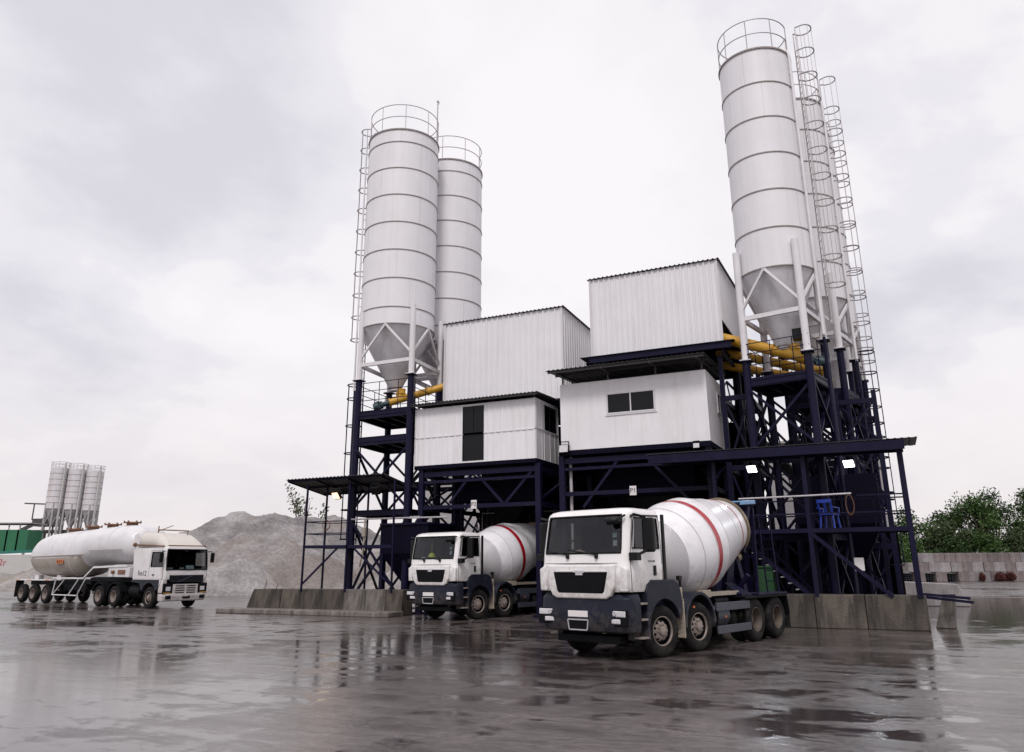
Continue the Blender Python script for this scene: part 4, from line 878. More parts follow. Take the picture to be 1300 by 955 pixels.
def mixer_truck():
    t=thing('mixer_truck','larger nearest white concrete mixer truck parked outside the right bay','truck',(0,0,0),0,'white concrete mixer trucks')
    LV=[(1.42,1.36,-.10,1.20,1.0,.1,.05),(1.5,1.385,-.12,1.215,1.1,.1,.055),(1.75,1.395,-.13,1.22,1.15,.08,.06),(1.97,1.40,-.13,1.22,1.18,.06,.06),(2.0,1.385,-.13,1.215,1.19,.06,.06),(2.2,1.375,-.13,1.213,1.195,.05,.065),(2.24,1.365,-.13,1.212,1.19,.05,.065),(2.34,1.35,-.13,1.21,1.18,.05,.065),(2.6,1.305,-.12,1.2,1.13,.05,.065),(2.85,1.26,-.11,1.19,1.07,.06,.065),(3.0,1.23,-.10,1.185,1.03,.07,.06),(3.06,1.215,-.10,1.18,1.01,.08,.06),(3.12,1.19,-.09,1.17,1.0,.09,.05),(3.18,1.12,-.07,1.13,.95,.1,.04),(3.22,1.0,-.02,1.04,.9,.12,.03),(3.245,.8,.1,.85,.6,.2,.0)]
    sh,li,gw,gs=cab_loft(LV,(6,11),(7,10))
    sh.build('cab',M['cab'],t,smooth=32); li.build('cab_lining',M['interior'],t,smooth=32)
    # rubber windscreen seal + glass
    gw.build('windscreen',M['winglass'],t,smooth=60)
    for g in gs: g.build('side_window',M['winglass'],t,smooth=60)
    def seal(zs,k):
        g=MB(); P=[]
        for i in zs[0:1]: pass
        def pt(lv,c,sg):
            z,xf,xb,hw,wf,wr,bow=lv; Q=[(xf+bow,0),(xf+bow*.9,hw*.38),(xf+bow*.55,hw*.68),(xf,hw-.17)]
            return (Q[c][0]+.004,Q[c][1]*sg,z)
        loop=[pt(LV[6],c,-1) for c in (3,2,1)]+[pt(LV[6],0,1)]+[pt(LV[6],c,1) for c in (1,2,3)]+[pt(LV[i],3,1) for i in (7,8,9,10)]+[pt(LV[11],c,1) for c in (3,2,1)]+[pt(LV[11],0,1)]+[pt(LV[11],c,-1) for c in (1,2,3)]+[pt(LV[i],3,-1) for i in (10,9,8,7)]
        g.tube(loop,.022,6,closed=True); return g
    seal((6,11),0).build('windscreen_seal',M['black'],t,smooth=60)
    for sg in (1,-1):
        g=MB(); loop=[(LV[7][4],LV[7][3]*sg,LV[7][0]),(LV[7][5],LV[7][3]*sg,LV[7][0]),(LV[8][5],LV[8][3]*sg,LV[8][0]),(LV[9][5],LV[9][3]*sg,LV[9][0]),(LV[10][5],LV[10][3]*sg,LV[10][0]),(LV[10][4],LV[10][3]*sg,LV[10][0]),(LV[9][4],LV[9][3]*sg,LV[9][0]),(LV[8][4],LV[8][3]*sg,LV[8][0])]
        g.tube(loop,.018,6,closed=True); g.beam((.62,LV[7][3]*sg,2.34),(.62,LV[10][3]*sg,3.0),.03,.02); 
        g.beam((1.12,1.18*sg,3.045),(0,1.18*sg,3.07),.03,.035)
        g.build('window_seal',M['black'],t,smooth=60)
        # door with shut lines
        g=MB(); dz=[(1.24,1.44),(1.27,2.0),(1.24,2.3),(1.08,3.06),(-.02,3.06),(-.03,1.6)]
        def yy(z): 
            for i in range(len(LV)-1):
                if LV[i][0]<=z<=LV[i+1][0]:
                    q=(z-LV[i][0])/(LV[i+1][0]-LV[i][0]); return LV[i][3]*(1-q)+LV[i+1][3]*q
            return 1.2
        pts=[]
        for i in range(len(dz)-1):
            for k in range(6):
                a,b=dz[i],dz[i+1]; x=a[0]+(b[0]-a[0])*k/6; z=a[1]+(b[1]-a[1])*k/6; pts.append((x,(yy(z)+.0)*sg,z))
        pts.append((dz[-1][0],yy(dz[-1][1])*sg,dz[-1][1]))
        g.tube(pts,.006,4,cap=False); g.build('door_gap',M['black'],t)
        g=MB(); g.box((.31,1.235*sg,1.86),(.1,.03,.22)); g.build('door_handle',M['black'],t,bevel=.01)
        g=MB(); g.box((-.17,1.2*sg,2.36),(.1,.05,1.5)); g.build('cab_rear_trim',M['black'],t,bevel=.01)
        # mirrors
        g=MB(); g.box((.88,1.47*sg,2.62),(.16,.27,.74)); o=g.build('mirror',M['black'],t,bevel=.05,bseg=3)
        g=MB(); g.tube([(1.1,1.17*sg,3.02),(1.2,1.3*sg,3.06),(.95,1.45*sg,3.0)],.03,6); g.build('mirror_arm',M['black'],o); g=MB(); g.tube([(1.18,1.2*sg,2.22),(1.15,1.36*sg,2.2),(.92,1.45*sg,2.3)],.035,6); g.box((1.2,1.3*sg,2.16),(.2,.2,.17)); g.build('mirror_arm',M['black'],o,bevel=.02)
        # front corner air deflector
        g=MB(); g.prism([(1.0*sg,1.42),(1.19*sg,1.42),(1.215*sg,1.9),(1.06*sg,1.98)],1.30,1.43,'x'); g.build('corner_deflector',M['cab'],t,bevel=.03)
    g=MB(); g.lathe([(-.16,.02),(-.12,.08),(.1,.085),(.16,.03)],c=(1.46,.92,2.92),ax=(-.25,1,.1),n=14); g.tube([(1.45,1.05,2.95),(1.25,1.12,3.05)],.025,6); g.build('kerb_mirror',M['black'],t,smooth=50)
    # front apron panel and grille
    g=MB(); g.prism([(-.95,1.99),(.95,1.99),(.9,1.5),(.8,1.33),(.68,1.27),(-.68,1.27),(-.8,1.33),(-.9,1.5)],1.36,1.485,'x'); g.build('grille_surround',M['cab'],t,bevel=.035,bseg=3)
    g=MB(); g.prism([(-.75,1.84),(.75,1.84),(.65,1.43),(.60,1.385),(-.60,1.385),(-.65,1.43)],1.42,1.492,'x')
    gr=g.build('grille',M['chassis'],t,bevel=.012)
    g=MB()
    for i in range(9): z=1.43+i*.042; wd=.59+(z-1.385)*.33; g.box((1.497,0,z),(.012,wd*2-.06,.012))
    for i in range(17): g.box((1.495,-.6+i*.075,1.6),(.008,.006,.36))
    g.build('grille_mesh',M['black'],gr)
    g=MB(); g.box((1.50,0,1.845),(.03,1.42,.028)); g.box((1.515,0,1.845),(.02,.3,.05)); g.build('trim_bar',M['chrome'],t,bevel=.006)
    g=MB(); g.box((1.455,0,2.02),(.012,2.0,.012)); g.build('panel_gap',M['black'],t)
    g=MB(); g.box((1.512,0,1.80),(.016,.2,.075)); g.build('grille_badge',M['chrome'],t,bevel=.02)
    text('badge_lettering','TGS 33.360',.06,(.42,1.2255,2.06),(R(90),0,R(180)),M['black'],t,ext=.0015)
    # wipers
    for (a,b) in (((.45,2.2),(-.35,2.31)),((-.35,2.2),(-.98,2.3))):
        g=MB(); g.tube([(1.46,a[0],a[1]),(1.455,(a[0]+b[0])/2,a[1]+.06),(1.44,b[0],b[1])],.013,5); g.box((1.46,a[0],a[1]-.03),(.05,.07,.09)); g.build('wiper',M['black'],t)
    # bumper (loft)
    def bl(z,xf,hw,k=.2):
        P=[(xf+.03,0),(xf+.02,hw*.5),(xf,hw-k),(xf-.05,hw-.08),(xf-.14,hw-.015),(xf-.26,hw),(.98,hw),(.98,0)]
        return [(x,y,z) for x,y in P]+[(x,-y,z) for x,y in P[1:-1]][::-1]
    lv=[(.57,1.30,1.18),(.60,1.38,1.22),(.70,1.43,1.245),(.96,1.455,1.25),(1.02,1.44,1.25),(1.28,1.42,1.24),(1.37,1.34,1.2)]
    g=MB(); vs=[]; 
    for q in lv: vs+=bl(*q)
    n=14; g.add(vs,[(i*n+c,i*n+(c+1)%n,(i+1)*n+(c+1)%n,(i+1)*n+c) for i in range(len(lv)-1) for c in range(n)]+[tuple(range(n))[::-1],tuple((len(lv)-1)*n+c for c in range(n))])
    g.build('bumper',M['bumper'],t,smooth=35,bevel=.012)
    g=MB(); g.box((1.475,-.09,.95),(.02,.54,.13)); g.build('number_plate',M['plate'],t,bevel=.005)
    g=MB()
    for a,b_ in (((-.37,.83),(.19,.83)),((.19,.83),(.16,.62)),((.16,.62),(-.33,.62)),((-.33,.62),(-.37,.83))): g.beam((1.475,a[0],a[1]),(1.475,b_[0],b_[1]),.03,.025)
    g.build('tow_frame',M['chrome'],t)
    g=MB(); g.box((1.465,-.09,.725),(.02,.46,.17)); g.build('tow_recess',M['chassis'],t)
    for sg in (1,-1):
        o=thing('headlight',None,None,(0,0,0)); del_keys(o); o.parent=t
        g=MB(); g.box((1.42,.98*sg,.89),(.09,.46,.34),Matrix.Rotation(R(-9*sg),3,'Z')); g.build('housing',M['chassis'],o,bevel=.02)
        g=MB(); g.box((1.43,.98*sg,.975),(.09,.42,.13),Matrix.Rotation(R(-9*sg),3,'Z')); g.build('lens',M['lamp'],o,bevel=.02)
        g=MB(); g.box((1.43,.91*sg,.82),(.09,.25,.10),Matrix.Rotation(R(-9*sg),3,'Z')); g.build('fog_lens',M['lamp'],o,bevel=.02)
        g=MB(); g.box((1.40,1.11*sg,.82),(.09,.12,.10),Matrix.Rotation(R(-9*sg),3,'Z')); g.build('turn_lens',M['amber'],o,bevel=.02)
        g=MB()
        for y in (.88,1.06): g.lathe([(0,.05),(.03,.045)],c=(1.455,y*sg,.975),ax=(1,-.15*sg,0),n=14)
        g.build('reflector',M['chrome'],o,smooth=40)
        # step panel + front arch
        g=MB(); g.prism([(.74,.42),(.74,1.42),(.68,1.56),(.5,1.66),(-.45,1.66),(-.66,1.56),(-.76,1.3),(-.78,1.0)]+arc(0,.56,.68,160,12,16)+[(.66,.42)],.98*sg,1.265*sg,'y'); g.build('front_arch',M['bumper'],t,bevel=.02)
        g=MB(); g.span((.72,.9*sg,.42),(1.0,1.05*sg,1.4)); g.build('step_well',M['bumper'],t)
        for z in (.47,.84,1.17):
            g=MB(); g.box((.865,1.16*sg,z),(.25,.22,.04)); g.build('step',M['rim'],t,bevel=.006)
        # rear arch of second axle
        g=MB(); g.prism(arc(-1.65,.60,.75,-2,178,18)+arc(-1.65,.60,.68,178,-2,18),.86*sg,1.25*sg,'y'); g.build('second_arch',M['bumper'],t,bevel=.01)
        g=MB(); g.box((-.86,1.12*sg,.78),(.025,.26,.85)); g.box((-.86,1.1*sg,1.3),(.1,.2,.34)); g.build('mud_plate',M['cream'],t,bevel=.01)
        g=MB()
        for k in range(8): g.beam((-.845,1.0*sg,.42+k*.1),(-.845,1.24*sg,.5+k*.1),.006,.008)
        g.build('tread_ribs',M['rim'],t)
    g=MB(); g.tube([(-.89,1.16,1.0),(-.89,1.16,1.66)],.035,8); g.box((-.86,1.16,1.68),(.14,.08,.1)); g.build('intake_post',M['black'],t,smooth=40)
    # chassis
    g=MB()
    for sg in (1,-1): g.span((-6.75,sg*.43-.04,.72),(1.1,sg*.43+.04,1.0))
    for x in (-6.7,-5.4,-3.6,-2.5,-.9,.6): g.span((x-.05,-.39,.76),(x+.05,.39,.94))
    g.build('chassis_rail',M['chassis'],t)
    for x in (0,-1.65,-4.75,-6.1):
        g=MB(); g.tube([(x,-1.0,.54),(x,1.0,.54)],.075,10)
        if x<-3: g.lathe([(-.22,.06),(-.15,.2),(.15,.2),(.22,.06)],c=(x,0,.54),ax=(0,1,0),n=16)
        for sg in (1,-1): g.box((x,sg*.5,.68),(1.0,.08,.08))
        g.build('axle',M['chassis'],t,smooth=40)
    g=MB(); g.box((1.0,0,.42),(.5,1.7,.16)); g.box((.75,.95,.45),(.3,.12,.25)); g.box((.75,-.95,.45),(.3,.12,.25)); g.build('underrun_beam',M['chassis'],t,bevel=.02)
    g=MB(); g.box((.3,0,1.1),(1.6,1.3,.6)); g.build('engine_block',M['chassis'],t)
    for sg in (1,-1):
        for z,hh in ((.98,.2),(.44,.19)):
            g=MB(); g.box((-3.45,1.2*sg,z-.02),(1.86,.045,hh)); g.build('side_guard',M['grey'],t,bevel=.012)
        for x in (-2.65,-4.2): g=MB(); g.box((x,1.14*sg,.7),(.06,.06,.7)); g.box((x,.82*sg,.86),(.06,.7,.06)); g.build('guard_bracket',M['chassis'],t)
        g=MB(); g.prism([(-4.05,1.16),(-6.75,1.16),(-6.86,.62),(-6.80,.62),(-6.71,1.10),(-4.08,1.10)][::1],.74*sg,1.26*sg,'y'); g.build('rear_mudguard',M['chassis'],t,bevel=.01)
        g=MB(); g.span((-6.78,.7*sg,1.165),(-4.9,1.27*sg,1.215)); g.build('mudguard_top',M['blue'],t,bevel=.008)
        g=MB(); g.span((-6.86,.74*sg,.25),(-6.83,1.24*sg,.62)); g.build('mud_flap',M['tyre'],t)
    g=MB(); g.lathe([(-.5,.28),(.5,.28)],c=(-3.1,.75,.72),ax=(1,0,0),n=20); g.build('fuel_tank',M['grey'],t,bevel=.02,smooth=40)
    g=MB(); g.lathe([(-.35,.14),(.35,.14)],c=(-3.4,.8,1.05),ax=(1,0,0),n=14); g.build('air_tank',M['chassis'],t,smooth=40)
    g=MB(); g.span((-2.7,.38,1.18),(-2.3,1.0,1.36)); g.span((-4.35,.62,1.2),(-2.72,.95,1.30)); g.build('deck_plate',M['cream'],t,bevel=.01)
    # drum subframe
    g=MB()
    for sg in (1,-1): g.span((-6.6,sg*.43-.06,1.005),(-.75,sg*.43+.06,1.16))
    for sg in (1,-1):
        g.beam((-1.05,sg*.43,1.1),(-.95,sg*.3,2.2),.12,.12); g.beam((-1.5,sg*.43,1.1),(-.98,sg*.3,1.9),.08,.1)
    g.box((-.95,0,1.95),(.25,.8,.5))
    g.build('subframe',M['blue'],t,bevel=.01)
    g=MB()
    for sg in (1,-1):
        g.beam((-4.5,sg*.48,1.1),(-4.92,sg*.52,2.35),.16,.3); g.beam((-5.7,sg*.48,1.1),(-5.05,sg*.52,2.4),.16,.24); g.beam((-5.0,sg*.48,1.15),(-5.0,sg*.95,1.7),.1,.12)
        g.box((-4.95,sg*.56,2.45),(.5,.18,.25))
        g.add([(-4.2,sg*1.05,1.2),(-4.75,sg*1.12,1.2),(-4.75,sg*1.12,.86),(-4.2,sg*1.05,.86),(-4.25,sg*.6,1.5),(-4.7,sg*.6,1.5)],[(0,1,2,3),(0,1,5,4)])
        g.span((-4.75,.5*sg,1.16),(-4.2,1.1*sg,1.24))
    g.box((-5.0,0,1.75),(.14,.9,.2)); g.build('rear_pedestal',M['blue'],t,bevel=.012)
    g=MB()
    for sg in (1,-1): g.lathe([(-.1,.13),(.1,.13)],c=(-5.3,sg*.5,2.16),ax=(-.974,0,.225),n=18)
    g.build('drum_roller',M['ring'],t,smooth=40)
    # drum
    n_=Vector((-.974,0,.225)); c0=Vector((-.95,0,1.95))
    g=MB(); g.lathe([(-.06,.05),(-.05,.3),(.02,.45),(.2,.68),(.72,1.0)],c=c0,ax=n_,n=72,cap=False); g.build('drum_head',M['drumgrey'],t,smooth=30)
    g=MB(); g.lathe([(.70,.985),(.72,1.005),(.78,1.035),(1.25,1.18),(1.27,1.183),(1.85,1.25),(2.5,1.25),(2.52,1.245),(3.5,1.05),(3.52,1.045),(4.5,.85),(4.75,.80),(5.05,.68),(5.1,.62)],c=c0,ax=n_,n=96,cap=False)
    g.lathe([(5.1,.62),(4.9,.55),(4.2,.5)],c=c0,ax=n_,n=48,cap=False)
    dr=g.build('drum',M['drum'],t,smooth=30)
    g=MB()
    for s in (.72,1.26,1.86,2.51,3.51):
        rr={.72:1.012,1.26:1.188,1.86:1.255,2.51:1.252,3.51:1.054}[s]; g.lathe([(s-.012,rr-.004),(s-.006,rr+.004),(s+.006,rr+.004),(s+.012,rr-.004)],c=c0,ax=n_,n=96,cap=False)
    g.build('weld_seam',M['drumgrey'],dr,smooth=30)
    g=MB(); g.lathe([(1.90,1.251),(1.905,1.257),(2.095,1.257),(2.10,1.251)],c=c0,ax=n_,n=96,cap=False); g.build('red_band',M['red'],dr,smooth=30)
    def rad(s): return .85+(4.5-s)*(1.045-.85)/(4.5-3.52)
    g=MB(); g.lathe([(4.05,rad(4.05)+.001),(4.055,rad(4.055)+.006),(4.11,rad(4.11)+.006),(4.115,rad(4.115)+.001)],c=c0,ax=n_,n=96,cap=False); g.build('thin_red_band',M['red'],dr,smooth=30)
    g=MB(); g.lathe([(4.62,.83),(4.62,.885),(4.71,.88),(4.71,.80)],c=c0,ax=n_,n=96,cap=False); g.build('roller_ring',M['ring'],dr,smooth=30)
    before=set(bpy.data.objects)
    # rear hopper, chute, ladder, lid
    g=MB(); v=[(-5.45,-.55,3.72),(-6.4,-.62,3.72),(-6.4,.62,3.72),(-5.45,.55,3.72),(-5.5,-.3,3.2),(-5.95,-.3,3.0),(-5.95,.3,3.0),(-5.5,.3,3.2)]
    g.add(v,[(4,5,6,7),(0,1,5,4),(1,2,6,5),(2,3,7,6),(3,0,4,7)]); g.build('charge_hopper',M['blue'],t,solid=.03)
    g=MB(); g.box((-5.95,.35,3.74),(.85,.6,.12),Matrix.Rotation(R(4),3,'Y')); g.build('hopper_lid',M['lblue'],t,bevel=.02)
    g=MB(); v=[]
    for (x,z,w_) in ((-5.75,2.6,.42),(-6.1,2.4,.4),(-6.3,1.75,.3),(-6.55,1.1,.26)):
        v+=[(x,-w_,z+.12),(x,-w_*.6,z-.12),(x,w_*.6,z-.12),(x,w_,z+.12)]
    g.add(v,[(i*4+k,i*4+k+1,i*4+5+k,i*4+4+k) for i in range(3) for k in range(3)]); g.build('discharge_chute',M['blue'],t,solid=.02)
    g=MB()
    for sg in (1,-1):
        g.beam((-5.3,sg*.62,2.3),(-5.9,sg*.6,3.6),.1,.12); g.beam((-6.3,sg*.5,1.2),(-6.3,sg*.55,3.6),.08,.08)
    g.beam((-6.3,-.5,2.2),(-6.3,.5,2.2),.08); g.build('hopper_frame',M['blue'],t)
    g=MB()
    for y in (.66,1.0): g.beam((-6.65,y,.95),(-6.4,y,3.4),.035)
    for k in range(8): g.beam((-6.62+k*.03,.66,1.2+k*.3),(-6.62+k*.03,1.0,1.2+k*.3),.025)
    g.build('access_ladder',M['blue'],t)
    for o_ in set(bpy.data.objects)-before: o_.location.x-=.2
    g=MB(); g.lathe([(-.45,.26),(.45,.26)],c=(-.5,0,1.75),ax=(0,1,0),n=20); g.build('water_tank',M['grey'],t,smooth=40)
    g=MB(); g.box((-6.84,0,.85),(.06,2.3,.14)); g.build('rear_bumper',M['chassis'],t)
    # side marker
    g=MB(); g.box((-1.28,1.27,1.02),(.06,.02,.04)); g.box((-2.95,1.23,.72),(.05,.02,.04)); g.build('side_marker',M['orange'],t)
    # interior
    g=MB(); g.box((1.1,0,2.08),(.45,2.1,.24)); g.build('dashboard',M['interior'],t,bevel=.04)
    for sg in (1,-1):
        g=MB(); g.box((.35,.6*sg,2.0),(.5,.55,.2)); g.box((.05,.6*sg,2.4),(.16,.52,.85)); g.box((.03,.6*sg,2.9),(.1,.26,.16)); g.build('seat',M['chassis'],t,bevel=.05)
    g=MB(); g.tube([(.72+.08*math.cos(R(a))*.5,.6*-1+.23*math.sin(R(a)),2.38+.2*math.cos(R(a))) for a in range(0,360,20)],.018,6,closed=True); g.build('steering_wheel',M['black'],t,smooth=60)
    g=MB()
    for (y,z,w_,h_) in ((.86,2.62,.11,.1),(.86,2.45,.1,.12)): g.box((1.30+.0,y,z),(.006,w_,h_),Matrix.Rotation(R(-10),3,'Y'))
    g.build('permit_sticker',M['paper'],t)
    for sg in (1,-1):
        wheel(t,0,1.04*sg,sg,'steer').rotation_euler=(0,0,R(-13)); wheel(t,-1.65,1.04*sg,sg,'steer').rotation_euler=(0,0,R(-9))
        wheel(t,-4.75,1.06*sg,sg,'drive',dual=True,rimmat=M['rim_tan']); wheel(t,-6.1,1.06*sg,sg,'drive',dual=True,rimmat=M['rim_tan'])
    return t
T1=mixer_truck()
T2=copy_tree(T1)
def place(t,x,y,a):  # camera-aligned coords and heading from straight-at-camera
    p=w2(x,y); t.location=(p.x,p.y,0); t.rotation_euler=(0,0,R(-90-(a-25.3)))
place(T1,2.47,19.09,41.5)
place(T2,-2.28,31.70,36.6)
T2['label']='smaller farther white mixer truck backed into the left bay, yellow hat in its windscreen'
g=MB(); v=[]
g.tube([(1.08,-.65,2.22),(1.05,-.3,2.25),(1.1,-.05,2.21)],[.05,.09,.04],8); g.build('folded_cloth',M['cloth'],T1,smooth=60)
g=MB(); g.lathe([(0,.15),(.03,.135),(.1,.12),(.15,.07),(.165,.01)],c=(1.2,-.2,2.3),ax=(0,0,1),n=18); g.tube([(1.2,-.2,2.4),(1.2,-.2,2.8)],.006,4); g.build('hard_hat',M['vest'],T2,smooth=50)
g=MB(); g.box((1.15,-.62,2.27),(.1,.2,.1)); g.box((1.2,.4,2.235),(.1,.7,.02)); g.build('dash_paper',M['paper'],T2)

def tanker():
    t=thing('tank_truck','white bulk cement tank truck with a tractor cab, parked in front of the gravel heap','truck',(0,0,0))
    LV=[(1.38,1.25,-1.68,1.21,.9,.0,.04),(1.42,1.26,-1.7,1.22,.92,.0,.04),(1.46,1.265,-1.7,1.22,.95,.0,.04),(1.64,1.26,-1.72,1.22,1.0,-.02,.05),(1.80,1.25,-1.72,1.22,1.05,-.02,.05),(1.86,1.24,-1.72,1.22,1.05,-.02,.05),(2.02,1.225,-1.72,1.215,1.05,-.02,.05),(2.4,1.19,-1.71,1.21,1.0,-.02,.05),(2.72,1.16,-1.70,1.2,.92,-.02,.05),(2.84,1.14,-1.70,1.19,.9,-.02,.05),(2.92,1.12,-1.69,1.17,.88,0,.04),(2.97,1.03,-1.65,1.1,.8,0,.02),(3.0,.8,-1.5,.95,.6,0,0)]
    sh,li,gw,gs=cab_loft(LV,(5,9),(6,8),hw_edge=.12)
    sh.build('cab',M['cabv'],t,smooth=32); li.build('cab_lining',M['interior'],t,smooth=32)
    gw.build('windscreen',M['winglass'],t,smooth=60)
    for g in gs: g.build('side_window',M['winglass'],t,smooth=60)
    def wq(i,y,sg): z,xf,xb,hw,_,_,bow=LV[i]; return (xf+.01+(bow if y<.1 else 0),(hw-.1)*sg*y,z)
    g=MB(); g.tube([wq(5,1,-1),wq(5,0,1),wq(5,1,1),wq(7,1,1),wq(9,1,1),wq(9,0,1),wq(9,1,-1),wq(7,1,-1)],.035,6,closed=True); g.build('windscreen_seal',M['black'],t,smooth=60)
    for sg in (1,-1):
        g=MB(); g.tube([(1.05,1.218*sg,2.02),(-.02,1.218*sg,2.02),(-.02,1.203*sg,2.72),(.92,1.203*sg,2.72)],.03,6,closed=True); g.build('window_seal',M['black'],t,smooth=60)
        g=MB(); g.tube([(1.14,1.222*sg,1.5),(1.14,1.222*sg,2.0),(1.0,1.205*sg,2.8),(-.14,1.2*sg,2.8),(-.16,1.222*sg,2.0),(-.16,1.222*sg,1.5)],.007,4,cap=False); g.tube([(.9,1.222*sg,1.0),(1.14,1.222*sg,1.5)],.007,4,cap=False); g.build('door_gap',M['black'],t)
        g=MB(); g.box((.3,1.24*sg,1.62),(.16,.03,.06)); g.build('door_handle',M['black'],t)
        g=MB(); g.box((1.2,1.42*sg,2.45),(.1,.2,.5)); o=g.build('mirror',M['black'],t,bevel=.03); g=MB(); g.tube([(1.1,1.18*sg,2.75),(1.2,1.4*sg,2.75)],.02,5); g.build('mirror_arm',M['black'],o)
        g=MB(); g.prism([(.86,.95),(.86,1.37),(-1.7,1.37),(-1.7,1.27),(-.9,1.2)]+arc(0,.53,.70,158,28,14),.96*sg,1.235*sg,'y'); g.build('front_arch',M['bumper'],t,bevel=.01)
        g=MB(); g.prism([(.87,.76),(1.22,.76),(1.24,1.37),(.87,1.37)],1.0*sg,1.215*sg,'y'); g.build('step_panel',M['cabv'],t,bevel=.02)
        g=MB(); g.box((1.0,1.12*sg,.57),(.34,.16,.36)); g.build('lower_panel',M['bumper'],t,bevel=.02)
        g=MB(); g.lathe([(-.5,.3),(.5,.3)],c=(-1.6,.8*sg,.8),ax=(1,0,0),n=18); g.build('fuel_tank',M['chassis'],t,smooth=40)
        o=thing('headlight',None,None,(0,0,0)); del_keys(o); o.parent=t
        g=MB(); g.box((1.24,.95*sg,.96),(.12,.5,.5)); g.build('housing',M['black'],o,bevel=.02)
        g=MB(); g.box((1.305,.93*sg,.95),(.02,.24,.2)); g.build('lens',M['lamp'],o,bevel=.008)
        g=MB(); g.box((1.31,.98*sg,.755),(.02,.36,.05)); g.build('turn_lens',M['ochre'],o)
    g=MB(); g.span((1.28,-.92,1.25),(1.33,.92,1.6)); gr=g.build('upper_grille',M['chassis'],t,bevel=.01)
    g=MB()
    for k in range(6): g.box((1.335,0,1.29+k*.055),(.01,1.76,.012))
    g.beam((1.342,-.5,1.27),(1.342,.35,1.58),.012,.03); g.build('grille_bars',M['grey'],gr)
    g=MB(); g.span((1.24,-.68,.68),(1.3,.68,1.17)); gr=g.build('lower_grille',M['cabv'],t,bevel=.01)
    g=MB(); g.cur=0
    for r_ in range(4):
        for c in (-1,1): g.box((1.303,.3*c,.76+r_*.11),(.012,.5,.045))
    g.build('grille_slots',M['black'],gr)
    def bl(z,xf,hw):
        P=[(xf+.02,0),(xf,hw-.3),(xf-.08,hw-.06),(xf-.2,hw),(.95,hw),(.95,0)]
        return [(x,y,z) for x,y in P]+[(x,-y,z) for x,y in P[1:-1]][::-1]
    g=MB(); vs=[]; lv=[(.36,1.26,1.18),(.4,1.33,1.22),(.6,1.36,1.24),(.72,1.34,1.23)]
    for q in lv: vs+=bl(*q)
    n=10; g.add(vs,[(i*n+c,i*n+(c+1)%n,(i+1)*n+(c+1)%n,(i+1)*n+c) for i in range(3) for c in range(n)]+[tuple(range(n))[::-1],tuple(3*n+c for c in range(n))]); g.build('bumper',M['cabv'],t,bevel=.01)
    g=MB()
    for sg in (1,-1): g.box((1.345,.92*sg,.55),(.05,.28,.17))
    g.box((1.36,.05,.55),(.03,.42,.15)); g.build('bumper_recess',M['black'],t,bevel=.01)
    # roof fairing
    g=MB(); secs=[(.92,2.97,2.985,1.05),(.55,2.97,3.33,1.0),(.0,2.98,3.6,.97),(-.55,3.0,3.7,.96),(-1.55,3.0,3.72,1.05)]
    vs=[]
    for (x,zb,zt,hw) in secs: vs+=[(x,-1.12,zb),(x,-hw,zb+(zt-zb)*.75),(x,-hw*.85,zt),(x,hw*.85,zt),(x,hw,zb+(zt-zb)*.75),(x,1.12,zb)]
    g.add(vs,[(i*6+k,i*6+k+1,i*6+7+k,i*6+6+k) for i in range(4) for k in range(5)]+[tuple(range(6)),tuple(range(24,30))]); g.build('roof_fairing',M['fair'],t,smooth=30,bevel=.03,solid=.02)
    g=MB(); g.prism([(-1.62,2.0),(-1.72,2.0),(-2.0,3.6),(-1.6,3.7),(-1.5,3.05)],-1.2,-1.14,'y'); g.build('side_deflector',M['cabv'],t,bevel=.01); g=MB(); g.prism([(-1.62,2.0),(-1.72,2.0),(-2.0,3.6),(-1.6,3.7),(-1.5,3.05)],1.14,1.2,'y'); g.build('side_deflector',M['cabv'],t,bevel=.01)
    g=MB(); g.tube([(.95,-1.22,3.0),(-1.7,-1.22,3.12)],.035,6); g.lathe([(-.08,.1),(.08,.1)],c=(-1.75,-1.22,3.12),ax=(1,0,0),n=10); g.tube([(1.1,-1.05,3.03),(1.1,1.05,3.03)],.03,6); g.tube([(.1,.6,3.82),(-.6,-.7,3.86)],.03,6); g.tube([(-.6,-.7,3.7),(-.6,-.7,4.05)],.03,5); g.tube([(-.6,-.7,3.8),(-.1,-.2,4.08)],.02,5); g.tube([(.0,.6,3.6),(.0,.6,3.85)],.02,5); g.build('roof_bar',M['rust'],t,smooth=50)
    text('door_lettering','Fm12',.36,(-.75,-1.228,1.68),(R(90),0,0),M['black'],t,ext=.002)
    g=MB(); g.box((1.0,0,1.72),(.4,2.1,.2)); g.build('dashboard',M['interior'],t)
    for sg in (1,-1):
        g=MB(); g.box((.2,.6*sg,1.7),(.5,.5,.2)); g.box((-.1,.6*sg,2.15),(.16,.5,.85)); g.build('seat',M['chassis'],t,bevel=.05)
    g=MB(); g.box((1.1,.25,1.95),(.03,.42,.24),Matrix.Rotation(R(-20),3,'Y')); g.box((1.1,-.2,1.9),(.03,.22,.14)); g.box((1.1,-.85,1.9),(.03,.3,.14)); g.build('dash_paper',M['paper'],t)
    # chassis
    g=MB()
    for sg in (1,-1): g.span((-5.7,sg*.42-.04,.72),(1.1,sg*.42+.04,.98)); g.beam((-2.3,sg*.5,1.35),(-7.3,sg*.5,1.35),.1,.2); g.beam((-7.2,sg*.5,1.22),(-14.6,sg*.5,1.12),.1,.26)
    for x in (-2.4,-4,-5.6,-7.2,-9,-11,-14.4): g.span((x-.05,-.5,1.1),(x+.05,.5,1.3))
    g.build('chassis_rail',M['chassis'],t)
    g=MB(); g.lathe([(0,.5),(.14,.5)],c=(-4.1,0,1.0),n=24); g.build('fifth_wheel',M['chassis'],t)
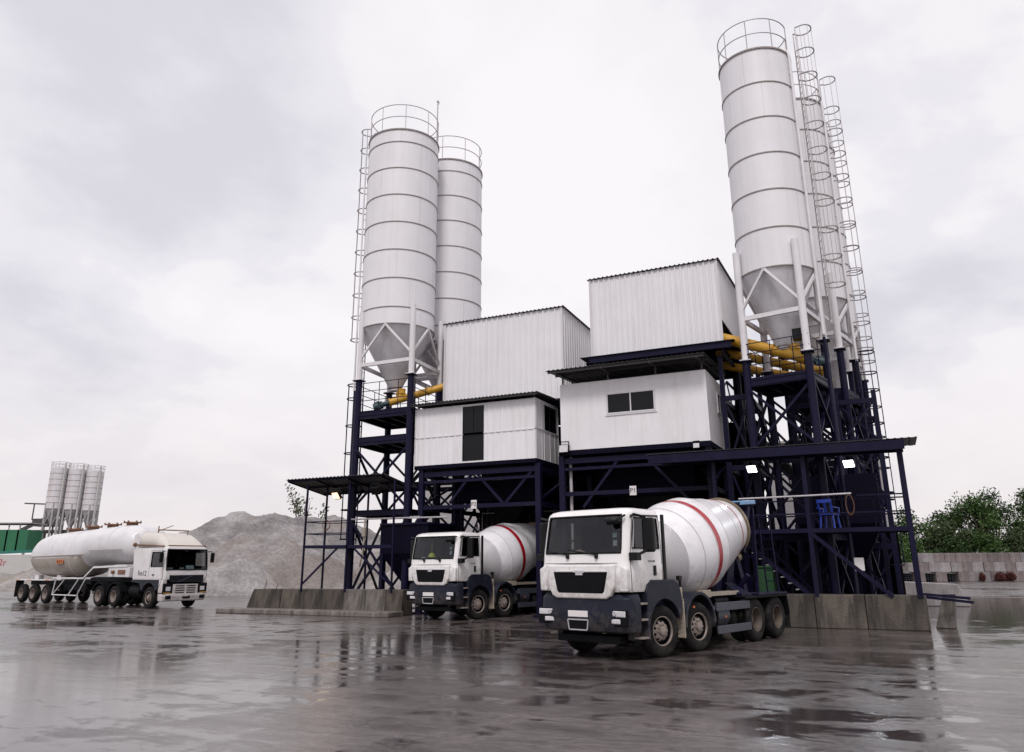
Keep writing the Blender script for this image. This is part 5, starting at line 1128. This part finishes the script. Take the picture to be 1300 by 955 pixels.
    for x in (0,-3.35,-4.95,-11.1,-12.7,-14.2):
        g=MB(); g.tube([(x,-1,.53),(x,1,.53)],.08,8); g.build('axle',M['chassis'],t)
    g=MB(); g.box((-1.2,0,1.1),(.9,1.5,.5)); g.box((.3,0,1.0),(1.4,1.1,.5)); g.build('engine_block',M['chassis'],t)
    # tank: loft
    S=[(-2.25,2.7,3.3,.35),(-2.35,2.4,3.75,.9),(-2.6,2.22,4.05,1.15),(-3.2,2.16,4.2,1.24),(-4.6,2.15,4.24,1.25),(-6.9,2.15,4.18,1.25),(-7.4,1.95,4.16,1.25),(-8.1,1.55,4.14,1.25),(-8.8,1.46,4.12,1.25),(-11,1.45,4.06,1.25),(-12.8,1.47,3.98,1.25),(-13.5,1.55,3.86,1.2),(-14.0,1.75,3.62,1.05),(-14.3,2.1,3.25,.75),(-14.42,2.5,2.9,.3)]
    n=48; vs=[]
    for (x,zb,zt,hw) in S:
        for k in range(n):
            a=2*PI*k/n; ca,sa=math.cos(a),math.sin(a); q=.88
            vs.append((x,hw*math.copysign(abs(ca)**q,ca),(zb+zt)/2+(zt-zb)/2*math.copysign(abs(sa)**q,sa)))
    g=MB(); g.add(vs,[(i*n+k,i*n+(k+1)%n,(i+1)*n+(k+1)%n,(i+1)*n+k) for i in range(len(S)-1) for k in range(n)]+[tuple(range(n)),tuple((len(S)-1)*n+k for k in range(n))])
    g.mi=[1 if (sum(g.v[i][2] for i in f)/len(f)<2.55 and sum(g.v[i][0] for i in f)/len(f)<-7.3) else 0 for f in g.f]
    tk=g.build('tank',[M['tank'],M['tank_low']],t,smooth=45)
    g=MB()
    for x in (-4.6,-8.8,-11): 
        s=[q for q in S if q[0]==x][0]; g.tube([(x,(s[3]+.004)*math.copysign(abs(math.cos(2*PI*k/n))**.88,math.cos(2*PI*k/n)),(s[1]+s[2])/2+((s[2]-s[1])/2+.004)*math.copysign(abs(math.sin(2*PI*k/n))**.88,math.sin(2*PI*k/n))) for k in range(n)],.012,4,closed=True)
    g.build('tank_seam',M['tank'],tk)
    g=MB(); g.beam((-7.0,-1.27,2.68),(-13.6,-1.25,2.62),.03,.05); g.beam((-3,-1.26,2.9),(-6.5,-1.27,2.88),.03,.03); g.build('side_trim',M['rim'],tk)
    for x,z in ((-4.6,4.22),(-6.7,4.18),(-8.9,4.12),(-11.2,4.05)):
        g=MB(); g.lathe([(0,.3),(.14,.3),(.14,.42),(.2,.42),(.22,.05)],c=(x,0,z),n=20); 
        for k in range(6): g.box((x+.42*math.cos(k*PI/3),.42*math.sin(k*PI/3),z+.2),(.06,.06,.14))
        g.build('manhole',M['rust'],t,smooth=40)
    g=MB(); g.box((-9.7,-1.275,2.33),(.8,.02,.22)); pl=g.build('hazard_plate',M['orange'],t,bevel=.004)
    text('plate_marks','2187',.2,(-9.7,-1.284,2.33),(R(90),0,0),M['black'],pl) if False else None
    g=MB()
    for k in range(3): g.box((-9.95+k*.25,-1.283,2.33),(.14,.004,.16),Matrix.Rotation(R(20),3,'Y'))
    g.build('plate_marks',M['black'],pl)
    # walkway, steps, supports
    g=MB()
    for sg in (1,-1):
        g.beam((-6.9,1.15*sg,1.42),(-10.4,1.15*sg,1.42),.08,.07); g.beam((-6.9,1.15*sg,1.42),(-5.9,1.15*sg,2.0),.07,.07); g.beam((-5.9,1.15*sg,2.0),(-2.4,1.15*sg,2.08),.08,.1)
        g.tube([(-10.1,1.15*sg,1.38),(-10.3,1.15*sg,.5),(-7.4,1.15*sg,.5),(-6.7,1.15*sg,1.35)],.035,6)
        g.tube([(-8.4,1.15*sg,.5),(-7.4,1.15*sg,1.4)],.035,6); g.tube([(-10.2,1.15*sg,.55),(-9.0,1.15*sg,1.4)],.03,6)
    g.build('side_frame',M['white_steel'],t,smooth=50)
    for sg in (1,-1):
        g=MB(); g.span((-4.3,.75*sg,1.5),(-2.15,1.15*sg,1.98)); g.build('valve_box',M['tank'],t,bevel=.02)
        g=MB(); g.box((-2.9,1.17*sg,1.75),(.7,.03,.22)); g.lathe([(-.08,.09),(.08,.09)],c=(-3.7,1.2*sg,1.75),ax=(0,1,0),n=12); g.build('valve',M['rust'],t)
        g=MB(); g.span((-14.95,.78*sg,1.27),(-10.5,1.27*sg,1.33)); g.build('rear_mudguard',M['white_steel'],t,bevel=.01)
        g=MB()
        for x in (-10.9,-13.2,-14.7): g.box((x,1.275*sg,1.3),(.5,.012,.04))
        g.build('marker_strip',M['orange'],t)
        g=MB(); g.span((-15.0,.8*sg,.3),(-14.96,1.25*sg,1.26)); g.build('mud_flap',M['tyre'],t)
        g=MB(); g.prism(arc(-3.35,.53,.72,20,175,12)+arc(-3.35,.53,.66,175,20,12),.8*sg,1.24*sg,'y'); g.prism(arc(-4.95,.53,.72,5,160,12)+arc(-4.95,.53,.66,160,5,12),.8*sg,1.24*sg,'y'); g.build('drive_arch',M['chassis'],t)
        for x in (-13.6,-10.8): 
            g=MB(); g.box((x,.55*sg,1.42),(.5,.3,.3)); g.build('saddle',M['white_steel'],t,bevel=.02)
        wheel(t,0,1.03*sg,sg,'steer',r=.53)
        for x in (-3.35,-4.95): wheel(t,x,1.06*sg,sg,'drive',r=.53,dual=True)
        for x in (-11.1,-12.7,-14.2): wheel(t,x,1.06*sg,sg,'drive',r=.53)
    g=MB(); g.box((-9.0,.1,1.0),(2.6,1.3,.5)); g.build('pipe_box',M['chassis'],t,bevel=.03)
    return t
TT=tanker(); place(TT,-17.6,41.39,-54)
# ================================================================ surroundings
def heap(name,label,cones,x0,x1,y0,y1,step,m,slope=.62,cat='heap',seed=0.,amp=1.):
    nx=int((x1-x0)/step)+1; ny=int((y1-y0)/step)+1; g=MB(); vs=[]
    cx,cy=(x0+x1)/2,(y0+y1)/2; o0=w2(cx,cy)
    for j in range(ny):
        for i in range(nx):
            x=x0+i*step;y=y0+j*step; v=Vector((x*.22+seed,y*.22,seed))
            h_=-.6
            for (a,b,hh,sl) in cones:
                dx=x-a;dy=y-b; ang=math.atan2(dy,dx); d=math.hypot(dx,dy)*(1+.10*math.sin(3*ang+a)+.06*math.sin(7*ang+b))
                q=hh-sl*math.sqrt(d*d+.8); h_=max(h_,q) if q-h_>.5 or h_-q>.5 else max(h_,q)+.12*(1-abs(q-h_)/.5)
            if h_>-.5:
                k=min(1,(h_+.5)/1.2)
                h_+=amp*k*(.6*noise.noise(v)+.55*(.35-abs(noise.noise(v*2.4)))+.30*(.3-abs(noise.noise(v*5.5)))+.10*noise.noise(v*12)+.07*noise.noise(v*28))
                # rain gullies
                h_-=amp*k*.3*abs(noise.noise(Vector((x*1.6+seed,y*.3,1))))
            p=w2(x,y); vs.append((p.x-o0.x,p.y-o0.y,max(h_,-.25)))
    fs=[(j*nx+i,j*nx+i+1,(j+1)*nx+i+1,(j+1)*nx+i) for j in range(ny-1) for i in range(nx-1) if max(vs[j*nx+i][2],vs[j*nx+i+1][2],vs[(j+1)*nx+i][2],vs[(j+1)*nx+i+1][2])>-.24]
    g.add(vs,fs); o=g.build(name,m,None,smooth=180); o.location=(o0.x,o0.y,0); tag(o,label,cat); return o
def gravelmat(name,a,b,c):
    m=bpy.data.materials.new(name); m.use_nodes=True; nt=m.node_tree; N=nt.nodes; L=nt.links; bs=N['Principled BSDF']; bs.inputs['Roughness'].default_value=.9; bs.inputs['Specular IOR Level'].default_value=.2
    tc=N.new('ShaderNodeTexCoord')
    def nz(s,d,r=.6):
        n=N.new('ShaderNodeTexNoise'); n.inputs['Scale'].default_value=s; n.inputs['Detail'].default_value=d; n.inputs['Roughness'].default_value=r; L.new(tc.outputs['Object'],n.inputs['Vector']); return n.outputs['Fac']
    r1=N.new('ShaderNodeValToRGB'); r1.color_ramp.elements[0].position=.38; r1.color_ramp.elements[0].color=(*a,1); r1.color_ramp.elements[1].position=.62; r1.color_ramp.elements[1].color=(*b,1); L.new(nz(.22,9,.65),r1.inputs[0])
    r2=N.new('ShaderNodeMapRange'); r2.inputs['From Min'].default_value=.52; r2.inputs['From Max'].default_value=.62; L.new(nz(.12,6,.6),r2.inputs['Value'])
    mx=N.new('ShaderNodeMix'); mx.data_type='RGBA'; L.new(r2.outputs[0],mx.inputs['Factor']); L.new(r1.outputs[0],mx.inputs['A']); mx.inputs['B'].default_value=(*c,1)
    g2=N.new('ShaderNodeMix'); g2.data_type='RGBA'; g2.blend_type='MULTIPLY'; g2.inputs['Factor'].default_value=.55; L.new(mx.outputs['Result'],g2.inputs['A'])
    r3=N.new('ShaderNodeMapRange'); r3.inputs['From Min'].default_value=.3; r3.inputs['From Max'].default_value=.7; r3.inputs['To Min'].default_value=.3; r3.inputs['To Max'].default_value=1.3; L.new(nz(3.5,6,.8),r3.inputs['Value']); L.new(r3.outputs[0],g2.inputs['B'])
    L.new(g2.outputs['Result'],bs.inputs['Base Color'])
    bp=N.new('ShaderNodeBump'); bp.inputs['Strength'].default_value=.8; bp.inputs['Distance'].default_value=.15; L.new(nz(4,7,.75),bp.inputs['Height']); L.new(bp.outputs[0],bs.inputs['Normal'])
    return m
GM=gravelmat('gravel_grey',(.19,.178,.178),(.40,.375,.375),(.25,.22,.205))
GM2=gravelmat('gravel_pale',(.26,.235,.225),(.40,.37,.36),(.3,.27,.24))
heap('gravel_heap','large grey gravel heap with several humps behind the tank truck',[(-26.5,76,7.3,.5),(-23.5,77,7.4,.5),(-21,78,7.2,.5),(-18,80,7.0,.45),(-31,77,5.4,.5),(-26,67,5.3,.75),(-22.5,66.5,5.2,.75),(-19,65.5,4.6,.72),(-28.5,63,3.4,.75),(-24,61,2.9,.8),(-16.5,66,3.6,.7),(-14,82,5.2,.42),(-20.5,61.5,3.2,.75)],-46,2,50,98,.32,GM,seed=3.1)
heap('gravel_heap','paler low gravel heap seen under the left silo tower',[(-8.5,74,3.4,.4),(-4,78,3.0,.35)],-22,8,62,95,.5,GM2,seed=8.1)
heap('gravel_heap','pale rubble bank at the far left behind the tanker rear',[(-62,84,2.2,.35),(-56,82,2.4,.4),(-47,84,3.2,.4),(-52,80,1.8,.35)],-85,-38,70,100,.5,GM2,seed=5.7)
# trees ---------------------------------------------------------------------
def tree(name,label,x,y,h_,r,m,nleaf,group,seed,trunk_h=.35,lobes=9,leaf=.34,droop=0.):
    if group: h_*=1.3; r*=1.1
    rnd=random.Random(seed); p=w2(x,y); t=thing(name,label,'tree',(p.x,p.y,0),0,group)
    b=MB(); tips=[]
    top=Vector((rnd.uniform(-.3,.3),rnd.uniform(-.3,.3),h_*trunk_h)); b.tube([(0,0,-.2),top*.5+Vector((.1,0,0)),top],[.24*r/3,.19*r/3,.15*r/3],8)
    for k in range(lobes):
        a=2*PI*k/lobes+rnd.uniform(-.5,.5); rr=r*rnd.uniform(.15,.85); zz=h_*rnd.uniform(.42,.9)*(1-.25*rr/r); e=Vector((rr*math.cos(a),rr*math.sin(a),zz))
        b.tube([top*rnd.uniform(.7,1),top.lerp(e,.5)+Vector((0,0,.4)),e],[.1*r/3,.07*r/3,.03],6); tips.append((e,r*rnd.uniform(.28,.5)))
    tips.append((Vector((rnd.uniform(-.5,.5),0,h_*.86)),r*.35))
    b.build('trunk',M['bark'],t,smooth=50)
    g=MB(); vs=[];fs=[]
    for e,q in tips:
        nn=int(nleaf/len(tips))
        for i in range(nn):
            # branchlet based clusters
            d=Vector((rnd.gauss(0,1),rnd.gauss(0,1),rnd.gauss(0,.75))); d.normalize(); d*=q*(rnd.random()**.45)*rnd.choice((.75,1,1,1.15)); c=e+d
            if c.z<.2: continue
            n_=Vector((rnd.gauss(0,1),rnd.gauss(0,1),rnd.gauss(.4,1))).normalized(); u_=n_.orthogonal().normalized(); v_=n_.cross(u_); an=rnd.uniform(0,6.28); u2_=u_*math.cos(an)+v_*math.sin(an); v2_=n_.cross(u2_)
            s1=leaf*rnd.uniform(.6,1.3); s2=s1*.42
            k=len(vs); vs+=[c-u2_*s1*.5,c+v2_*s2*.5,c+u2_*s1*.5,c-v2_*s2*.5]; fs.append((k,k+1,k+2,k+3))
    g.add(vs,fs); g.build('crown',m,t,fixn=False)
    return t
TL=[ # x at 110 m, y, height, radius, mat, label
 (50.0,112,6.6,3.6,'leafA','round deep green tree directly behind the last right canopy post'),
 (54.5,110,7.2,3.8,'leafB','mid green tree just right of the canopy post'),
 (58.0,106,6.0,2.8,'leafC','low light olive bush tree in the dip of the tree line'),
 (61.0,112,7.2,3.4,'leafA','deep green tree left of the tallest clump'),
 (64.5,110,9.0,3.6,'leafB','first tall tree of the right clump with a spiky top'),
 (68.5,113,9.8,3.9,'leafA','tallest dark tree of the right clump'),
 (72.5,110,9.7,3.9,'leafB','bright mid green tree near the right edge'),
 (77.0,114,10.6,4.2,'leafA','dark tree cut by the right edge of the picture'),
 (46.0,118,7.0,4.0,'leafA','dark tree seen between the ladder cages of the right silos'),
 (82.0,116,10.5,4.4,'leafB','rightmost tree beyond the picture edge'),
]
for i,(x,y,h_,r,m,l) in enumerate(TL): tree('leafy_tree',l,x,y,h_,r,M[m],5200,'trees beyond the block wall',100+i,lobes=13,leaf=.42,trunk_h=.3)
UB=[(52,104,3.6,2.6,'leafB'),(57,103,3.9,2.8,'leafA'),(61.5,103,4.4,2.8,'leafB'),(66,104,5.0,3.0,'leafC'),(70.5,103,5.2,3.2,'leafB'),(75.5,104,5.0,3.2,'leafA')]
UL=['low bushy tree right behind the wall, first from the canopy post','low dark bushy tree behind the wall above the two left openings','low bushy tree behind the wall above the right opening','low light bushy tree behind the wall left of the red shrubs','low bushy tree behind the wall above the red shrubs','low dark bushy tree behind the wall at the right edge']
for i,(x,y,h_,r,m) in enumerate(UB): tree('bushy_tree',UL[i],x,y,h_,r,M[m],4200,'low trees behind the block wall',200+i,lobes=11,leaf=.36,trunk_h=.25)
# slender sapling on the heap
def sapling():
    rnd=random.Random(5); p=w2(-22.0,84); t=thing('sapling','thin sparse sapling behind the gravel heap beside the left canopy','tree',(p.x,p.y,0)); b=MB(); g=MB(); vs=[];fs=[]
    for k in range(9):
        a=rnd.uniform(0,6.28); sp=rnd.uniform(.4,2.8); hh=rnd.uniform(8,10.6) if k<5 else rnd.uniform(6.5,9); pts=[Vector((0,0,0)),Vector((sp*.25*math.cos(a),sp*.25*math.sin(a),hh*.5)),Vector((sp*.7*math.cos(a+.3),sp*.7*math.sin(a+.3),hh*.8)),Vector((sp*math.cos(a+.4),sp*math.sin(a+.4),hh))]
        b.tube(pts,[.08,.06,.045,.015],5)
        for j in range(60 if k<6 else 8):
            q=rnd.uniform(.62,1.0); c=pts[2].lerp(pts[3],(q-.62)/.38)+Vector((rnd.gauss(0,.32),rnd.gauss(0,.32),rnd.gauss(0,.3))); n_=Vector((rnd.gauss(0,1),rnd.gauss(0,1),rnd.gauss(0,1))).normalized(); u_=n_.orthogonal(); v_=n_.cross(u_); i=len(vs); s=.3; vs+=[c-u_*s*.5,c+v_*s*.2,c+u_*s*.5,c-v_*s*.2]; fs.append((i,i+1,i+2,i+3))
    b.build('trunk',M['bark'],t); g.add(vs,fs); g.build('crown',M['leafC'],t,fixn=False)
sapling()
tree('leafy_tree','small olive tree seen through the columns of the left bay',-9.2,92,7.2,2.6,M['leafC'],2200,None,77,lobes=9,leaf=.4)
# block wall: rows of large concrete blocks, each its own object -----------------
rb=random.Random(11); blk={}
def block_mesh(k):
    g=MB(); g.box((0,0,.49),(1.17,1.0,.975)); return g
proto=None
TT_=[]
row_names=['bottom','middle','top']
bx0,by0=40.2,86.9; bx1,by1=57.5,87.6
for row in range(3):
    n=14
    for i in range(n):
        if row==2 and i<4: continue
        if row==0 and i in (2,4,6): continue
        x=bx0+(i+.5*(row%2)*.9)*1.2+rb.uniform(-.03,.03); p=w2(x,86.9+i*.04)
        m=M['block'] if rb.random()<.55 else M['block_b']
        if m.name not in blk: o=block_mesh(0).build('concrete_block',m,None,bevel=.03); blk[m.name]=o
        else: o=blk[m.name].copy(); COL.objects.link(o)
        o.location=(p.x,p.y,row*.99); o.rotation_euler=(0,R(rb.uniform(-.8,.8) if row==2 else rb.uniform(-.3,.3)),R(25.3+2+rb.uniform(-2,2)))
        side='left end' if i<5 else ('middle' if i<10 else 'right end')
        tag(o,'pale concrete block, %s from the left in the %s row of the far wall'%(['first','second','third','fourth','fifth','sixth','seventh','eighth','ninth','tenth','eleventh','twelfth','thirteenth','fourteenth'][sum(1 for q in range(i+1) if not(row==2 and q<4 or row==0 and q in (2,4,6)))-1],row_names[row]),'block','concrete blocks of the far wall')
for i,lab in ((2,'leftmost dark opening in the foot of the block wall with a wire grid'),(4,'middle dark opening in the foot of the block wall'),(6,'widest dark opening in the foot of the block wall')):
    p=w2(bx0+i*1.2+.0,87.1+i*.04); t=thing('wall_opening',lab,'opening',(p.x,p.y,0),R(27),'dark openings in the block wall')
    g=MB(); g.span((-.6,.25,0),(.6,.5,.95)); g.build('back_plate',M['dark'],t)
    g=MB(); g.span((-.6,-.45,.8),(.6,.25,.95)); g.build('lintel',M['block'],t,bevel=.01)
    g=MB()
    for k in range(3): g.beam((-.55,-.3,.25+k*.2),(.55,-.3,.25+k*.2),.03)
    for k in range(4): g.beam((-.45+k*.3,-.3,0),(-.45+k*.3,-.3,.78),.03)
    g.build('grid',M['grey'],t)
def shrub(label,x,y,r,h_,seed):
    rnd=random.Random(seed); p=w2(x,y); t=thing('dry_shrub',label,'shrub',(p.x,p.y,0),0,'dry red shrubs at the block wall'); b=MB(); vs=[];fs=[]
    for k in range(14):
        a=rnd.uniform(0,6.28); e=Vector((r*.8*rnd.random()*math.cos(a),r*.8*rnd.random()*math.sin(a),h_*rnd.uniform(.6,1))); b.tube([(0,0,0),e*.5+Vector((0,0,.1)),e],[.03,.02,.01],4)
    b.build('stem',M['bark'],t)
    for i in range(700):
        d=Vector((rnd.gauss(0,1),rnd.gauss(0,1),rnd.gauss(0,1))).normalized()*rnd.random()**.4; c=Vector((d.x*r,d.y*r,h_*.5+d.z*h_*.5)); n_=Vector((rnd.gauss(0,1),rnd.gauss(0,1),rnd.gauss(0,1))).normalized(); u_=n_.orthogonal(); v_=n_.cross(u_); k=len(vs); s=.14; vs+=[c-u_*s*.5,c+v_*s*.3,c+u_*s*.5,c-v_*s*.3]; fs.append((k,k+1,k+2,k+3))
    g=MB(); g.add(vs,fs); g.build('foliage',M['rustred'],t,fixn=False)
shrub('small lone reddish dry shrub at the foot of the block wall',50.3,86.2,.32,.9,1)
shrub('left one of the two joined reddish dry shrubs at the block wall',52.2,86.2,.5,.95,2)
shrub('right one of the two joined reddish dry shrubs at the block wall',53.3,86.2,.6,.95,3)
# far silo plant on the left ------------------------------------------------------
def farsilo(label,x,y,r,z0,z1):
    p=w2(x,y); t=thing('cement_silo',label,'silo',(p.x,p.y,0),0,'far grey silos on the left skyline')
    g=MB(); g.lathe([(z0,r),(z1,r),(z1+.3,r*.6)],n=32); g.build('shell',M['farsilo'],t,smooth=30)
    g=MB()
    for k in range(7): zz=z0+(z1-z0)*k/7; g.lathe([(zz-.05,r+.002),(zz,r+.06),(zz+.05,r+.002)],n=32,cap=False)
    g.build('seam_ring',M['seam'],t)
    g=MB(); g.lathe([(z0-3.6,.4),(z0-.01,r-.02)],n=24); g.build('cone',M['fargrey'],t,smooth=40)
    g=MB()
    for k in range(6): a=k*PI/3+.3; q=(r*.97*math.cos(a),r*.97*math.sin(a)); g.tube([(*q,0),(*q,z0+1.2)],.2,6)
    for k in range(6):
        a=k*PI/3+.3; c=(k+1)*PI/3+.3; g.beam((r*.97*math.cos(a),r*.97*math.sin(a),z0-3.5),(r*.97*math.cos(c),r*.97*math.sin(c),z0),.15)
    g.build('leg_frame',M['fargrey'],t)
    g=MB()
    for zz in (z1+.6,z1+1.2): g.tube([(r*math.cos(2*PI*k/20),r*math.sin(2*PI*k/20),zz) for k in range(20)],.05,4,closed=True)
    for k in range(8): g.tube([(r*math.cos(PI*k/4),r*math.sin(PI*k/4),z1),(r*math.cos(PI*k/4),r*math.sin(PI*k/4),z1+1.2)],.04,4)
    g.build('guard_rail',M['fargrey'],t)
    g=MB(); d=Vector((r+.3,-.4,0)); g.beam(d+Vector((0,0,3)),d+Vector((0,0,z1+1)),.35,.3); g.build('ladder',M['farwall'],t)
farsilo('leftmost of the three far grey silos, beside a pale pipe',-99.6,170,1.85,14.2,23.0)
farsilo('middle one of the three far grey silos',-95.9,170.5,1.85,14.0,22.7)
farsilo('rightmost far grey silo with a rust streak',-92.3,171,1.75,13.8,22.3)
p=w2(-98,172); t=thing('silo_base_plant','dark low machinery and beams under the far grey silos','plant',(p.x,p.y,0),R(25.3))
g=MB(); g.span((-9,-2,9.2),(7,2,9.8)); g.span((-6,-2,10.6),(-1.5,1.5,12.2)); g.build('deck',M['roof'],t)
g=MB()
for x in (-8,-4,0,4,6.5): g.span((x-.2,-.2,0),(x+.2,.2,9.2))
g.build('column',M['fargrey'],t)
g=MB(); g.beam((-12,0,8.5),(-2,0,13.5),.5,.7); g.beam((-7.3,0,12),(-7.3,0,15.6),.2); g.beam((-9.5,0,15.6),(-4.6,0,15.4),.12,.3); g.build('conveyor',M['roof'],t)
p=w2(-107.5,162); t=thing('green_building','green building under a flat roof edge, far left behind the tanker','building',(p.x,p.y,0),R(25.3+6))
g=MB(); g.span((-8,-3,5.0),(9,3,9.4)); g.build('wall',M['fargreen'],t)
g=MB()
for k in range(8): g.span((-7.8+k*2.1,-3.04,5.1),(-7.5+k*2.1,-3.0,9.3))
g.build('mullion',M['dark'],t)
g=MB(); g.span((-8.5,-3.6,10.6),(9.5,3.6,10.8)); g.build('roof',M['fargrey'],t)
g=MB()
for k in range(8): g.span((-7.5+k*2.1-.1,-3,9.4),(-7.5+k*2.1+.1,-2.8,10.6))
g.build('post',M['farwall'],t)
p=w2(-94,146); t=thing('site_wall','white wall with teal and ochre edge and red painted characters, far left','wall',(p.x,p.y,0),R(25.3+4))
g=MB(); g.span((-12,-.2,0),(8,.2,4.3)); g.build('wall',M['farwall'],t)
g=MB(); g.beam((-12,-.25,4.2),(8,-.25,5.0),.12,.5); g.build('teal_edge',M['teal'],t)
g=MB(); g.span((-12,-.3,4.8),(-1.8,-.1,5.6)); g.build('ochre_board',M['ochre'],t)
text('painted_characters','2r',1.6,(.6,-.22,2.9),(R(90),0,0),mat('paint_red',(.42,.03,.05),.6),t)
